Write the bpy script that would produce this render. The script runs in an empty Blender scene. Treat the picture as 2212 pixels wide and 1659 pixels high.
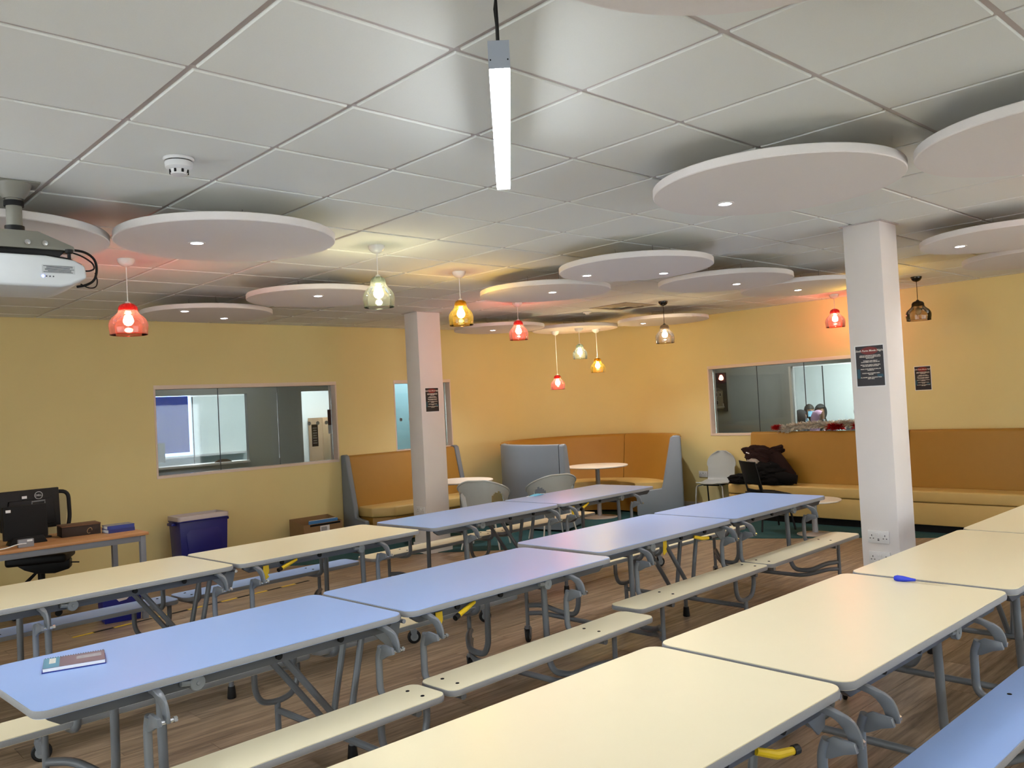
import bpy, bmesh, math, random
from mathutils import Vector, Matrix, Euler
random.seed(7)
S = bpy.context.scene
C = S.collection
PI = math.pi

# ------------------------------------------------------------------ camera, world, exposure
CAM = Vector((-0.5168, -2.0185, 1.645))
cr = Vector((0.72985, -0.68163, -0.05195)); cu = Vector((0.02087, -0.05374, 0.99834)); cf = Vector((0.68329, 0.72972, 0.02499))
cam = bpy.data.objects.new('camera', bpy.data.cameras.new('camera'))
C.objects.link(cam)
M = Matrix.Identity(4)
for i in range(3):
    M[i][0], M[i][1], M[i][2], M[i][3] = cr[i], cu[i], -cf[i], CAM[i]
cam.matrix_world = M
cam.data.sensor_width = 36.0
cam.data.lens = 1822.6 / 2212 * 36.0
cam.data.clip_start = 0.05
S.camera = cam
W = bpy.data.worlds.new('world'); S.world = W
W.use_nodes = True
W.node_tree.nodes['Background'].inputs[0].default_value = (0.95, 0.97, 1.0, 1)
W.node_tree.nodes['Background'].inputs[1].default_value = 3.0
S.view_settings.view_transform = 'Standard'
try: S.view_settings.look = 'None'
except Exception: pass
S.view_settings.gamma = 1.0
S.view_settings.use_curve_mapping = False
S.view_settings.exposure = 1.42
cy = S.cycles
cy.use_denoising = True
cy.max_bounces = 6; cy.diffuse_bounces = 3; cy.glossy_bounces = 2; cy.transparent_max_bounces = 12
cy.use_adaptive_sampling = True; cy.adaptive_threshold = 0.12; cy.adaptive_min_samples = 16
cy.caustics_reflective = False; cy.caustics_refractive = False
cy.sample_clamp_indirect = 6.0

BAR_E = 40.0      # linear pendant diffuser
SPOT_W = 15.0     # raft downlights
BULB_E = 84.0    # pendant bulbs
ROOM_E = 20.0      # lamps of the rooms behind the glass

CEIL = 2.775      # ceiling height
YL = 7.45         # left wall plane
XR = 9.69         # right wall plane

# ------------------------------------------------------------------ helpers
def lin(c):
    def f(v):
        v /= 255.0
        return v / 12.92 if v <= 0.04045 else ((v + 0.055) / 1.055) ** 2.4
    return (f(c[0]), f(c[1]), f(c[2]), 1.0)

MATS = {}
def mat(name, rgb, rough=0.5, metal=0.0, spec=0.5, noise=0.0, nscale=30.0, bump=0.0, bscale=60.0, coat=0.0, sheen=0.0, stretch=None, rand=0.0):
    if name in MATS: return MATS[name]
    m = bpy.data.materials.new(name); m.use_nodes = True
    nt = m.node_tree; b = nt.nodes['Principled BSDF']
    col = lin(rgb)
    b.inputs['Base Color'].default_value = col
    b.inputs['Roughness'].default_value = rough
    b.inputs['Metallic'].default_value = metal
    b.inputs['Specular IOR Level'].default_value = spec
    b.inputs['Coat Weight'].default_value = coat
    b.inputs['Sheen Weight'].default_value = sheen
    tc = nt.nodes.new('ShaderNodeTexCoord')
    src = tc.outputs['Object']
    if stretch:
        mp = nt.nodes.new('ShaderNodeMapping'); mp.inputs['Scale'].default_value = stretch
        nt.links.new(src, mp.inputs[0]); src = mp.outputs[0]
    if noise > 0:
        n = nt.nodes.new('ShaderNodeTexNoise'); n.inputs['Scale'].default_value = nscale; n.inputs['Detail'].default_value = 4
        nt.links.new(src, n.inputs['Vector'])
        r = nt.nodes.new('ShaderNodeMapRange'); r.inputs['To Min'].default_value = 1 - noise; r.inputs['To Max'].default_value = 1 + noise
        nt.links.new(n.outputs['Fac'], r.inputs['Value'])
        val = r.outputs[0]
        if rand > 0:
            oi = nt.nodes.new('ShaderNodeObjectInfo')
            r2 = nt.nodes.new('ShaderNodeMapRange'); r2.inputs['To Min'].default_value = 1 - rand; r2.inputs['To Max'].default_value = 1 + rand
            nt.links.new(oi.outputs['Random'], r2.inputs['Value'])
            mm = nt.nodes.new('ShaderNodeMath'); mm.operation = 'MULTIPLY'
            nt.links.new(val, mm.inputs[0]); nt.links.new(r2.outputs[0], mm.inputs[1]); val = mm.outputs[0]
        mx = nt.nodes.new('ShaderNodeVectorMath'); mx.operation = 'SCALE'
        mx.inputs[0].default_value = col[:3]
        nt.links.new(val, mx.inputs['Scale'])
        nt.links.new(mx.outputs[0], b.inputs['Base Color'])
    if bump > 0:
        n2 = nt.nodes.new('ShaderNodeTexNoise'); n2.inputs['Scale'].default_value = bscale; n2.inputs['Detail'].default_value = 3
        nt.links.new(src, n2.inputs['Vector'])
        bp = nt.nodes.new('ShaderNodeBump'); bp.inputs['Strength'].default_value = bump; bp.inputs['Distance'].default_value = 0.01
        nt.links.new(n2.outputs['Fac'], bp.inputs['Height'])
        nt.links.new(bp.outputs[0], b.inputs['Normal'])
    MATS[name] = m
    return m

def emit(name, rgb, strength):
    m = bpy.data.materials.new(name); m.use_nodes = True
    nt = m.node_tree; b = nt.nodes['Principled BSDF']
    b.inputs['Base Color'].default_value = lin(rgb)
    b.inputs['Emission Color'].default_value = lin(rgb)
    b.inputs['Emission Strength'].default_value = strength
    MATS[name] = m
    return m

def pane_glass(name, tint, refl=1.0):
    m = bpy.data.materials.new(name); m.use_nodes = True
    nt = m.node_tree; nt.nodes.clear()
    out = nt.nodes.new('ShaderNodeOutputMaterial'); mx = nt.nodes.new('ShaderNodeMixShader')
    tr = nt.nodes.new('ShaderNodeBsdfTransparent'); tr.inputs[0].default_value = tint
    gl = nt.nodes.new('ShaderNodeBsdfGlossy'); gl.inputs['Roughness'].default_value = 0.02
    gl.inputs['Color'].default_value = (refl, refl, refl, 1)
    fr = nt.nodes.new('ShaderNodeFresnel'); fr.inputs['IOR'].default_value = 1.38
    nt.links.new(fr.outputs[0], mx.inputs[0]); nt.links.new(tr.outputs[0], mx.inputs[1]); nt.links.new(gl.outputs[0], mx.inputs[2])
    nt.links.new(mx.outputs[0], out.inputs[0])
    MATS[name] = m
    return m

def dense(t_, p, k): return (t_[0] ** p * k, t_[1] ** p * k, t_[2] ** p * k, 1)
def shade_glass(name, tint, glow, gw=0.16):
    m = bpy.data.materials.new(name); m.use_nodes = True
    nt = m.node_tree; nt.nodes.clear()
    out = nt.nodes.new('ShaderNodeOutputMaterial')
    tr = nt.nodes.new('ShaderNodeBsdfTransparent'); tr.inputs[0].default_value = tint
    gl = nt.nodes.new('ShaderNodeBsdfGlossy'); gl.inputs['Roughness'].default_value = 0.05
    fr = nt.nodes.new('ShaderNodeFresnel'); fr.inputs['IOR'].default_value = 1.45
    tl = nt.nodes.new('ShaderNodeBsdfTranslucent'); tl.inputs[0].default_value = glow
    m1 = nt.nodes.new('ShaderNodeMixShader'); m1.inputs[0].default_value = gw
    nt.links.new(tr.outputs[0], m1.inputs[1]); nt.links.new(tl.outputs[0], m1.inputs[2])
    m2 = nt.nodes.new('ShaderNodeMixShader')
    nt.links.new(fr.outputs[0], m2.inputs[0]); nt.links.new(m1.outputs[0], m2.inputs[1]); nt.links.new(gl.outputs[0], m2.inputs[2])
    nt.links.new(m2.outputs[0], out.inputs[0])
    MATS[name] = m
    return m

class MB:
    def __init__(s): s.v = []; s.f = []
    def add(s, vs, fs):
        o = len(s.v); s.v += [tuple(v) for v in vs]; s.f += [tuple(i + o for i in f) for f in fs]; return s
    def box(s, c, d, rot=None):
        hx, hy, hz = d[0] / 2, d[1] / 2, d[2] / 2
        vs = [Vector((x, y, z)) for x in (-hx, hx) for y in (-hy, hy) for z in (-hz, hz)]
        if rot is not None:
            R = Euler(rot).to_matrix(); vs = [R @ v for v in vs]
        cc = Vector(c)
        return s.add([v + cc for v in vs], [(0, 1, 3, 2), (4, 6, 7, 5), (0, 4, 5, 1), (2, 3, 7, 6), (0, 2, 6, 4), (1, 5, 7, 3)])
    def b2(s, lo, hi):
        return s.box([(a + b) / 2 for a, b in zip(lo, hi)], [abs(b - a) for a, b in zip(lo, hi)])
    def tube(s, pts, r, n=8, closed=False, cap=True):
        pts = [Vector(p) for p in pts]; N = len(pts)
        rs = r if isinstance(r, (list, tuple)) else [r] * N
        tg = []
        for i in range(N):
            if closed: t = pts[(i + 1) % N] - pts[i - 1]
            else: t = pts[min(i + 1, N - 1)] - pts[max(i - 1, 0)]
            tg.append(t.normalized() if t.length > 1e-9 else Vector((0, 0, 1)))
        t0 = tg[0]; up = Vector((0, 0, 1)) if abs(t0.z) < 0.9 else Vector((1, 0, 0))
        nrm = (up - t0 * up.dot(t0)).normalized()
        vs = []
        for i in range(N):
            if i:
                nrm = nrm - tg[i] * nrm.dot(tg[i])
                nrm = nrm.normalized() if nrm.length > 1e-6 else Vector((1, 0, 0))
            bn = tg[i].cross(nrm)
            for k in range(n):
                a = 2 * PI * k / n
                vs.append(pts[i] + (nrm * math.cos(a) + bn * math.sin(a)) * rs[i])
        fs = []
        for i in range(N if closed else N - 1):
            j = (i + 1) % N
            for k in range(n):
                l = (k + 1) % n
                fs.append((i * n + k, i * n + l, j * n + l, j * n + k))
        if cap and not closed:
            fs.append(tuple(range(n - 1, -1, -1))); fs.append(tuple((N - 1) * n + k for k in range(n)))
        return s.add(vs, fs)
    def cyl(s, a, b, r, n=16): return s.tube([a, b], r, n)
    def lathe(s, prof, n=24, c=(0, 0, 0), axis='z'):
        vs = []; fs = []
        for r, h in prof:
            for k in range(n):
                a = 2 * PI * k / n
                p = (r * math.cos(a), r * math.sin(a), h)
                if axis == 'y': p = (p[0], p[2], p[1])
                if axis == 'x': p = (p[2], p[0], p[1])
                vs.append((p[0] + c[0], p[1] + c[1], p[2] + c[2]))
        for i in range(len(prof) - 1):
            for k in range(n):
                l = (k + 1) % n
                fs.append((i * n + k, i * n + l, (i + 1) * n + l, (i + 1) * n + k))
        if prof[0][0] > 1e-6: fs.append(tuple(range(n - 1, -1, -1)))
        if prof[-1][0] > 1e-6: fs.append(tuple((len(prof) - 1) * n + k for k in range(n)))
        return s.add(vs, fs)
    def shell(s, prof, n=24, c=(0, 0, 0)):
        o = len(s.f); s.lathe(prof, n, c)
        s.f = [f for i, f in enumerate(s.f) if i < o or len(f) == 4]
        return s
    def prism(s, poly, a, b, plane='xy'):
        n = len(poly)
        def P(p, h):
            return {'xy': (p[0], p[1], h), 'xz': (p[0], h, p[1]), 'yz': (h, p[0], p[1])}[plane]
        vs = [P(p, a) for p in poly] + [P(p, b) for p in poly]
        fs = [tuple(range(n - 1, -1, -1)), tuple(range(n, 2 * n))]
        for i in range(n):
            j = (i + 1) % n; fs.append((i, j, n + j, n + i))
        return s.add(vs, fs)
    def grid(s, fn, nu, nv, skip=None, closed_u=False):
        vs = [fn(i / (nu if closed_u else nu - 1), j / (nv - 1)) for i in range(nu) for j in range(nv)]
        fs = []
        for i in range(nu if closed_u else nu - 1):
            for j in range(nv - 1):
                if skip and skip((i + .5) / (nu - 1), (j + .5) / (nv - 1)): continue
                i2 = (i + 1) % nu
                fs.append((i * nv + j, i2 * nv + j, i2 * nv + j + 1, i * nv + j + 1))
        return s.add(vs, fs)
    def xf(s, m): s.v = [tuple(m @ Vector(v)) for v in s.v]; return s

def mesh_of(name, mb, material, smooth=35, bevel=0.0, solid=0.0, sub=0, bseg=2):
    me = bpy.data.meshes.new(name); me.from_pydata(mb.v, [], mb.f); me.validate()
    bm = bmesh.new(); bm.from_mesh(me)
    if solid:
        bmesh.ops.recalc_face_normals(bm, faces=bm.faces)
        bmesh.ops.solidify(bm, geom=list(bm.faces), thickness=solid)
    bmesh.ops.recalc_face_normals(bm, faces=bm.faces)
    if bevel > 0:
        ed = [e for e in bm.edges if len(e.link_faces) == 2 and e.calc_face_angle(0) > 0.6]
        if ed: bmesh.ops.bevel(bm, geom=ed, offset=bevel, segments=bseg, affect='EDGES', profile=0.5, clamp_overlap=True)
    if sub:
        bmesh.ops.subdivide_edges(bm, edges=bm.edges, cuts=sub, use_grid_fill=True, smooth=1.0)
    bm.to_mesh(me); bm.free()
    me.materials.append(material)
    if smooth:
        me.shade_smooth()
        try: me.set_sharp_from_angle(angle=math.radians(smooth))
        except Exception: pass
    return me

def obj(name, mb, material, parent=None, loc=None, rot=None, **k):
    me = mb if isinstance(mb, bpy.types.Mesh) else mesh_of(name, mb, material, **k)
    o = bpy.data.objects.new(name, me); C.objects.link(o)
    if parent is not None: o.parent = parent
    if loc is not None: o.location = loc
    if rot is not None: o.rotation_euler = rot
    return o

def tag(o, label, cat=None, group=None, kind=None):
    o['label'] = label
    if cat: o['category'] = cat
    if group: o['group'] = group
    if kind: o['kind'] = kind
    return o

def thing(name, label, cat, loc=(0, 0, 0), rz=0.0, group=None):
    o = bpy.data.objects.new(name, None); o.empty_display_size = 0.1
    C.objects.link(o); o.location = loc; o.rotation_euler = (0, 0, rz)
    return tag(o, label, cat, group)

def structure(o, label=None):
    o['kind'] = 'structure'
    if label: o['label'] = label
    return o

def copy_tree(o, parent=None):
    c = o.copy(); C.objects.link(c); c.parent = parent
    for ch in list(o.children): copy_tree(ch, c)
    return c

def fillet(pts, r, n=5):
    pts = [Vector(p) for p in pts]; out = [pts[0]]
    for i in range(1, len(pts) - 1):
        a, b, c = pts[i - 1], pts[i], pts[i + 1]
        d1 = (a - b); d2 = (c - b); rr = min(r, d1.length * .48, d2.length * .48)
        p1 = b + d1.normalized() * rr; p2 = b + d2.normalized() * rr
        for k in range(n + 1):
            t = k / n
            out.append(p1 * (1 - t) ** 2 + b * 2 * t * (1 - t) + p2 * t * t)
    out.append(pts[-1]); return out

def rrect(lx, ly, r, seg=6, c=(0, 0)):
    out = []
    for sx, sy, a0 in ((1, 1, 0), (-1, 1, 90), (-1, -1, 180), (1, -1, 270)):
        for k in range(seg + 1):
            a = math.radians(a0 + 90 * k / seg)
            out.append((c[0] + sx * (lx / 2 - r) + r * math.cos(a), c[1] + sy * (ly / 2 - r) + r * math.sin(a)))
    return out

def band(path, z0, z1, bulge, inset=0.004):
    """closed edge strip with a rounded outer face"""
    n = len(path); mb = MB(); prof = [(-inset, z1), (bulge * .6, z1 - .1 * (z1 - z0)), (bulge, (z0 + z1) / 2), (bulge * .6, z0 + .1 * (z1 - z0)), (-inset, z0)]
    vs = []; m = len(prof)
    for i in range(n):
        a = Vector(path[i - 1]); b = Vector(path[(i + 1) % n]); t = (b - a).normalized(); nn = Vector((t.y, -t.x))
        for o, z in prof: vs.append((path[i][0] + nn.x * o, path[i][1] + nn.y * o, z))
    fs = []
    for i in range(n):
        j = (i + 1) % n
        for k in range(m):
            l = (k + 1) % m
            fs.append((i * m + k, j * m + k, j * m + l, i * m + l))
    return mb.add(vs, fs)

def text_mb(s, size, align='CENTER', shear=0.0, extr=0.0005, bold=0.0):
    cu_ = bpy.data.curves.new('lettering', 'FONT'); cu_.body = s; cu_.size = size
    cu_.align_x = align; cu_.align_y = 'CENTER'; cu_.shear = shear; cu_.extrude = extr; cu_.offset = bold
    cu_.resolution_u = 2
    o = bpy.data.objects.new('lettering', cu_); C.objects.link(o)
    bpy.context.view_layer.update()
    me = o.evaluated_get(bpy.context.evaluated_depsgraph_get()).to_mesh()
    mb = MB(); mb.add([tuple(v.co) for v in me.vertices], [tuple(p.vertices) for p in me.polygons])
    bpy.data.objects.remove(o, do_unlink=True); bpy.data.curves.remove(cu_)
    return mb

def in_view(p, mx=120):
    d = Vector(p) - CAM; z = d.dot(cf)
    if z < 0.2: return False
    u = 1106 + 1822.6 * d.dot(cr) / z; v = 829.5 - 1822.6 * d.dot(cu) / z
    return -mx < u < 2212 + mx and -mx < v < 1659 + mx

# ------------------------------------------------------------------ materials
WALL = mat('yellow_paint', (224, 206, 146), 0.75, noise=0.03, nscale=3, bump=0.05, bscale=180)
WHITE = mat('white_paint', (226, 220, 216), 0.6, noise=0.02, nscale=8)
TRIM = mat('window_trim', (226, 206, 188), 0.5, noise=0.02)
TILE = mat('ceiling_tile', (224, 226, 220), 0.9, noise=0.025, nscale=160, bump=0.12, bscale=420, rand=0.012)
TBAR = mat('ceiling_bar', (196, 187, 183), 0.5, noise=0.02)
RAFT = mat('acoustic_raft', (224, 218, 214), 0.9, noise=0.02, nscale=90, bump=0.06, bscale=300)
CREAM = mat('cream_laminate', (236, 226, 192), 0.32, noise=0.015, nscale=5)
BLUE = mat('blue_laminate', (150, 180, 232), 0.32, noise=0.015, nscale=5)
EDGE = mat('grey_rubber_edge', (146, 146, 147), 0.55, noise=0.06, nscale=200)
STEEL = mat('grey_painted_steel', (108, 112, 117), 0.32, noise=0.03, nscale=20)
DARKST = mat('dark_steel', (74, 77, 83), 0.4, noise=0.03)
CHROME = mat('bright_bolt', (205, 208, 210), 0.2, metal=1.0, noise=0.03)
BLACK = mat('black_plastic', (13, 13, 14), 0.5, spec=0.3, noise=0.05)
MATBLK = mat('matt_black', (9, 9, 10), 0.7, spec=0.3, noise=0.05)
YELLOW = mat('yellow_plastic', (214, 178, 20), 0.4, noise=0.03)
GREYW = mat('grey_wheel', (120, 124, 126), 0.5, noise=0.04)
MUSTARD = mat('mustard_vinyl', (165, 122, 48), 0.55, noise=0.04, nscale=12, bump=0.05, bscale=300)
SEATY = mat('pale_yellow_vinyl', (205, 175, 108), 0.5, noise=0.04, nscale=12, bump=0.05, bscale=300)
GREYB = mat('blue_grey_vinyl', (122, 131, 140), 0.5, noise=0.03, nscale=12)
TABLEW = mat('white_tabletop', (232, 222, 208), 0.4, noise=0.02)
CHAIRG = mat('pale_grey_shell', (176, 182, 180), 0.45, noise=0.02)
CHAIRB = mat('blue_seat_pad', (20, 130, 190), 0.6, noise=0.04)
DESKW = mat('beech_desk', (180, 128, 80), 0.45, noise=0.12, nscale=14, stretch=(2, 22, 22))
DESKG = mat('desk_frame_grey', (122, 124, 132), 0.45, noise=0.03)
NAVY = mat('navy_plastic', (16, 22, 108), 0.4, noise=0.05)
LINER = mat('bin_liner', (196, 186, 184), 0.35, noise=0.08, nscale=10)
CARD = mat('cardboard', (142, 112, 76), 0.85, noise=0.08, nscale=25)
DCARD = mat('dark_cardboard', (46, 32, 24), 0.8, noise=0.08, nscale=25)
TEAL = mat('teal_carpet', (14, 64, 66), 0.95, noise=0.25, nscale=220, bump=0.3, bscale=400)
PAPER = mat('white_paper', (235, 235, 235), 0.8, noise=0.02)
SOCK = mat('socket_white', (216, 214, 212), 0.35, noise=0.01)
GREYROOM = mat('grey_partition', (172, 174, 174), 0.7, noise=0.03)
WHITEROOM = mat('white_room_paint', (238, 240, 236), 0.8, noise=0.02)
SKYROOM = mat('pale_blue_door', (170, 215, 235), 0.6, noise=0.02)
WOODC = mat('maple_cupboard', (176, 140, 104), 0.5, noise=0.10, nscale=10, stretch=(20, 20, 2))
BLIND = mat('blue_blind', (40, 58, 140), 0.8, noise=0.05)
SKIN = mat('skin', (150, 108, 82), 0.6, noise=0.04)
PROJW = mat('projector_white', (206, 210, 210), 0.4, noise=0.02)
PROJG = mat('mount_grey', (128, 126, 116), 0.45, noise=0.03)

def floor_material():
    m = bpy.data.materials.new('wood_vinyl_plank'); m.use_nodes = True
    nt = m.node_tree; b = nt.nodes['Principled BSDF']
    tc = nt.nodes.new('ShaderNodeTexCoord'); oi = nt.nodes.new('ShaderNodeObjectInfo')
    ad = nt.nodes.new('ShaderNodeVectorMath'); ad.operation = 'ADD'
    sc = nt.nodes.new('ShaderNodeVectorMath'); sc.operation = 'SCALE'; sc.inputs['Scale'].default_value = 1.0
    cmb = nt.nodes.new('ShaderNodeCombineXYZ'); ml = nt.nodes.new('ShaderNodeMath'); ml.operation = 'MULTIPLY'; ml.inputs[1].default_value = 37.0
    nt.links.new(oi.outputs['Random'], ml.inputs[0]); nt.links.new(ml.outputs[0], cmb.inputs[0]); nt.links.new(ml.outputs[0], cmb.inputs[2])
    nt.links.new(tc.outputs['Object'], ad.inputs[0]); nt.links.new(cmb.outputs[0], ad.inputs[1])
    mp = nt.nodes.new('ShaderNodeMapping'); mp.inputs['Scale'].default_value = (1.6, 22, 1)
    nt.links.new(ad.outputs[0], mp.inputs[0])
    n = nt.nodes.new('ShaderNodeTexNoise'); n.inputs['Scale'].default_value = 1.6; n.inputs['Detail'].default_value = 6; n.inputs['Roughness'].default_value = 0.65
    nt.links.new(mp.outputs[0], n.inputs['Vector'])
    rp = nt.nodes.new('ShaderNodeValToRGB')
    rp.color_ramp.elements[0].position = 0.28; rp.color_ramp.elements[0].color = lin((84, 66, 51))
    rp.color_ramp.elements[1].position = 0.72; rp.color_ramp.elements[1].color = lin((172, 148, 122))
    nt.links.new(n.outputs['Fac'], rp.inputs[0])
    r2 = nt.nodes.new('ShaderNodeMapRange'); r2.inputs['To Min'].default_value = 0.86; r2.inputs['To Max'].default_value = 1.12
    nt.links.new(oi.outputs['Random'], r2.inputs['Value'])
    vm = nt.nodes.new('ShaderNodeVectorMath'); vm.operation = 'SCALE'
    nt.links.new(rp.outputs[0], vm.inputs[0]); nt.links.new(r2.outputs[0], vm.inputs['Scale'])
    nt.links.new(vm.outputs[0], b.inputs['Base Color'])
    b.inputs['Roughness'].default_value = 0.42
    return m
PLANK = floor_material()
GLASS = pane_glass('window_glass', (0.86, 0.89, 0.89, 1))
BAR_ON = emit('bar_diffuser', (244, 248, 255), BAR_E)
BULB_ON = emit('bulb_glow', (255, 234, 196), BULB_E)
LED_ON = emit('downlight_lens', (236, 240, 255), 12.0)
ROOM_ON = emit('room_panel_light', (244, 250, 250), ROOM_E)
SKYGLOW = emit('daylight_behind_blind', (150, 190, 255), 2.5)
BLUELED = emit('status_led', (90, 110, 255), 4.0)
for m_ in (LED_ON, BLUELED, SKYGLOW): m_.cycles.emission_sampling = 'NONE'
SHADES = {'red': shade_glass('red_glass', (0.93, 0.33, 0.32, 1), (1.0, 0.30, 0.25, 1), 0.04),
          'clear': shade_glass('clear_glass', (0.86, 0.93, 0.84, 1), (0.9, 1.0, 0.85, 1), 0.02),
          'amber': shade_glass('amber_glass', (0.92, 0.66, 0.14, 1), (1.0, 0.66, 0.12, 1), 0.03),
          'smoke': shade_glass('smoke_glass', (0.72, 0.64, 0.52, 1), (0.8, 0.66, 0.55, 1), 0.02)}

NECKS = {'red': shade_glass('red_neck_glass', (0.42, 0.03, 0.04, 1), (0.8, 0.05, 0.06, 1), 0.02), 'clear': shade_glass('clear_neck_glass', (0.34, 0.38, 0.34, 1), (0.6, 0.7, 0.6, 1), 0.02),
         'amber': shade_glass('amber_neck_glass', (0.40, 0.22, 0.01, 1), (0.8, 0.45, 0.03, 1), 0.02), 'smoke': shade_glass('smoke_neck_glass', (0.20, 0.15, 0.11, 1), (0.4, 0.3, 0.25, 1), 0.02)}

# ------------------------------------------------------------------ floor
fl = structure(obj('floor', MB().b2((-4.5, -5.0, -0.12), (XR + 0.1, YL + 0.1, -0.004)), PLANK, smooth=0), 'brown wood-effect plank floor of the dining room')
pl_me = {}
pw, plen = 0.19, 1.3
n_pl = 0
for j in range(-9, 35):
    y0 = j * pw; off = (j * 0.47) % plen
    for i in range(-2, 8):
        x0 = i * plen + off
        c = (x0 + plen / 2, y0 + pw / 2, 0)
        if x0 > 8.9 or y0 > 6.6 or x0 + y0 > 11.0 or x0 < -1.4: continue
        if not (in_view(c, 60) or in_view((x0, y0, 0), 20) or in_view((x0 + plen, y0, 0), 20)): continue
        if n_pl >= 296: continue
        if 'p' not in pl_me:
            pl_me['p'] = mesh_of('plank', MB().box((0, 0, -0.006), (plen - 0.002, pw - 0.002, 0.012)), PLANK, smooth=0)
        obj('plank', pl_me['p'], None, fl, loc=(c[0], c[1], 0.0)); n_pl += 1
# carpet zone
edge = [(3.2, YL), (4.14, 6.43), (4.53, 6.25), (5.1, 5.96), (5.48, 5.69), (5.9, 5.22), (6.6, 4.55), (7.3, 3.88), (7.93, 3.2), (8.12, 2.86), (8.5, 2.24), (8.78, 1.72), (9.2, 1.0), (9.69, 0.2)]
tag(obj('carpet', MB().prism(edge + [(XR - 1.3 + 1.3 * math.cos(a_), YL - 1.3 + 1.3 * math.sin(a_)) for a_ in [PI / 2 * k_ / 12 for k_ in range(13)]], 0.0005, 0.006), TEAL, smooth=0), 'dark teal carpet under the seating booths by the yellow walls', 'carpet')
# hazard tape
def tape(name, label, a, b, n):
    t = thing(name, label, 'floor tape', (a[0], a[1], 0.0), 0)
    a, b = Vector(a), Vector(b); d = (b - a) / n; L = d.length; ang = math.atan2(d.y, d.x)
    my = mesh_of('yellow_stripe', MB().box((0, 0, 0.0015), (L, 0.035, 0.001)), YELLOW, smooth=0)
    mk = mesh_of('black_stripe', MB().box((0, 0, 0.0015), (L, 0.035, 0.001)), MATBLK, smooth=0)
    for i in range(n):
        p = d * (i + 0.5)
        obj('yellow_stripe' if i % 2 == 0 else 'black_stripe', my if i % 2 == 0 else mk, None, t, loc=(p.x, p.y, 0), rot=(0, 0, ang))
tape('hazard_tape', 'worn yellow and black hazard tape on the floor in front of the desk', (1.45, 5.28, 0), (3.72, 5.62, 0), 14)

# ------------------------------------------------------------------ ceiling
ce = structure(obj('ceiling', MB().b2((-4.5, -5.0, CEIL + 0.03), (XR + 0.1, YL + 0.1, CEIL + 0.10)), TBAR, smooth=0), 'suspended ceiling of square white tiles in a grid')
tile_me = mesh_of('ceiling_tile', MB().box((0, 0, 0.012), (0.578, 0.578, 0.024)), TILE, smooth=0, bevel=0.004, bseg=1)
restt = MB(); nt_ = 0
for i in range(-8, 17):
    for j in range(-9, 13):
        cx, cyy = i * .6 + .3, j * .6 + .3
        x0, x1, y0, y1 = cx - .289, min(cx + .289, XR), cyy - .289, min(cyy + .289, YL)
        if x0 > XR - .02 or y0 > YL - .02: continue
        vis = any(in_view((cx + a, cyy + b, CEIL), 10) for a in (-.3, 0, .3) for b in (-.3, 0, .3))
        if x1 < cx + .288 or y1 < cyy + .288:
            mbt = MB().b2((x0, y0, CEIL), (x1, y1, CEIL + 0.024))
            if vis and nt_ < 298: obj('ceiling_tile', mbt, TILE, ce, smooth=0); nt_ += 1
            else: restt.add(mbt.v, mbt.f)
        elif vis and nt_ < 298:
            obj('ceiling_tile', tile_me, None, ce, loc=(cx, cyy, CEIL)); nt_ += 1
        else: restt.b2((x0, y0, CEIL), (x1, y1, CEIL + 0.024))
o = obj('ceiling_tile_field', restt, TILE, ce, smooth=0); o['kind'] = 'stuff'
bx_me = mesh_of('grid_bar', MB().box((0, 0, 0), (14.2, 0.024, 0.01)), TBAR, smooth=0)
by_me = mesh_of('grid_bar', MB().box((0, 0, 0), (0.024, 12.5, 0.01)), TBAR, smooth=0)
for j in range(-8, 13): obj('grid_bar', bx_me, None, ce, loc=(2.59, j * .6, CEIL + 0.013))
for i in range(-7, 17): obj('grid_bar', by_me, None, ce, loc=(i * .6, 1.225, CEIL + 0.0135))

# ------------------------------------------------------------------ walls
T = 0.16
def wall_with_holes(name, label, axis, p0, a0, a1, holes, mt, thick=T, h=CEIL + 0.05):
    """axis 'y': wall plane y=p0 spanning x a0..a1 (grows to +y); axis 'x': plane x=p0 spanning y"""
    xs = sorted(set([a0, a1] + [v for q in holes for v in q[:2]])); zs = sorted(set([0.0, h] + [v for q in holes for v in q[2:]]))
    mb = MB()
    for i in range(len(xs) - 1):
        for k in range(len(zs) - 1):
            cx, cz = (xs[i] + xs[i + 1]) / 2, (zs[k] + zs[k + 1]) / 2
            if any(q[0] < cx < q[1] and q[2] < cz < q[3] for q in holes): continue
            if axis == 'y': mb.b2((xs[i], p0, zs[k]), (xs[i + 1], p0 + thick, zs[k + 1]))
            else: mb.b2((p0, xs[i], zs[k]), (p0 + thick, xs[i + 1], zs[k + 1]))
    return structure(obj(name, mb, mt, smooth=0), label)
RC = 1.3
HL = [(2.945, 5.25, 1.035, 2.066), (6.14, 7.135, 1.085, 2.066)]
HR = [(2.45, 4.82, 1.065, 2.05)]
wall_with_holes('wall_left', 'long yellow wall with two interior windows', 'y', YL, -4.5, XR - RC, HL, WALL)
wall_with_holes('wall_right', 'yellow wall behind the long mustard bench', 'x', XR, -5.0, YL - RC, HR, WALL)
arc = []
ccx, ccy = XR - RC, YL - RC
for k in range(25):
    a = PI / 2 * k / 24
    arc.append((ccx + RC * math.cos(a), ccy + RC * math.sin(a)))
wc = MB().prism(arc + [(ccx, YL + T), (XR + T, YL + T), (XR + T, ccy)], 0, CEIL + 0.05)
structure(obj('wall_corner', wc, WALL, smooth=30), 'curved yellow wall corner behind the round booth')
HB = [(-4.4, -.4, .45, 2.15), (0.0, 4.2, .45, 2.15)]  # unseen window openings added to let soft daylight fill the room
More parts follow.
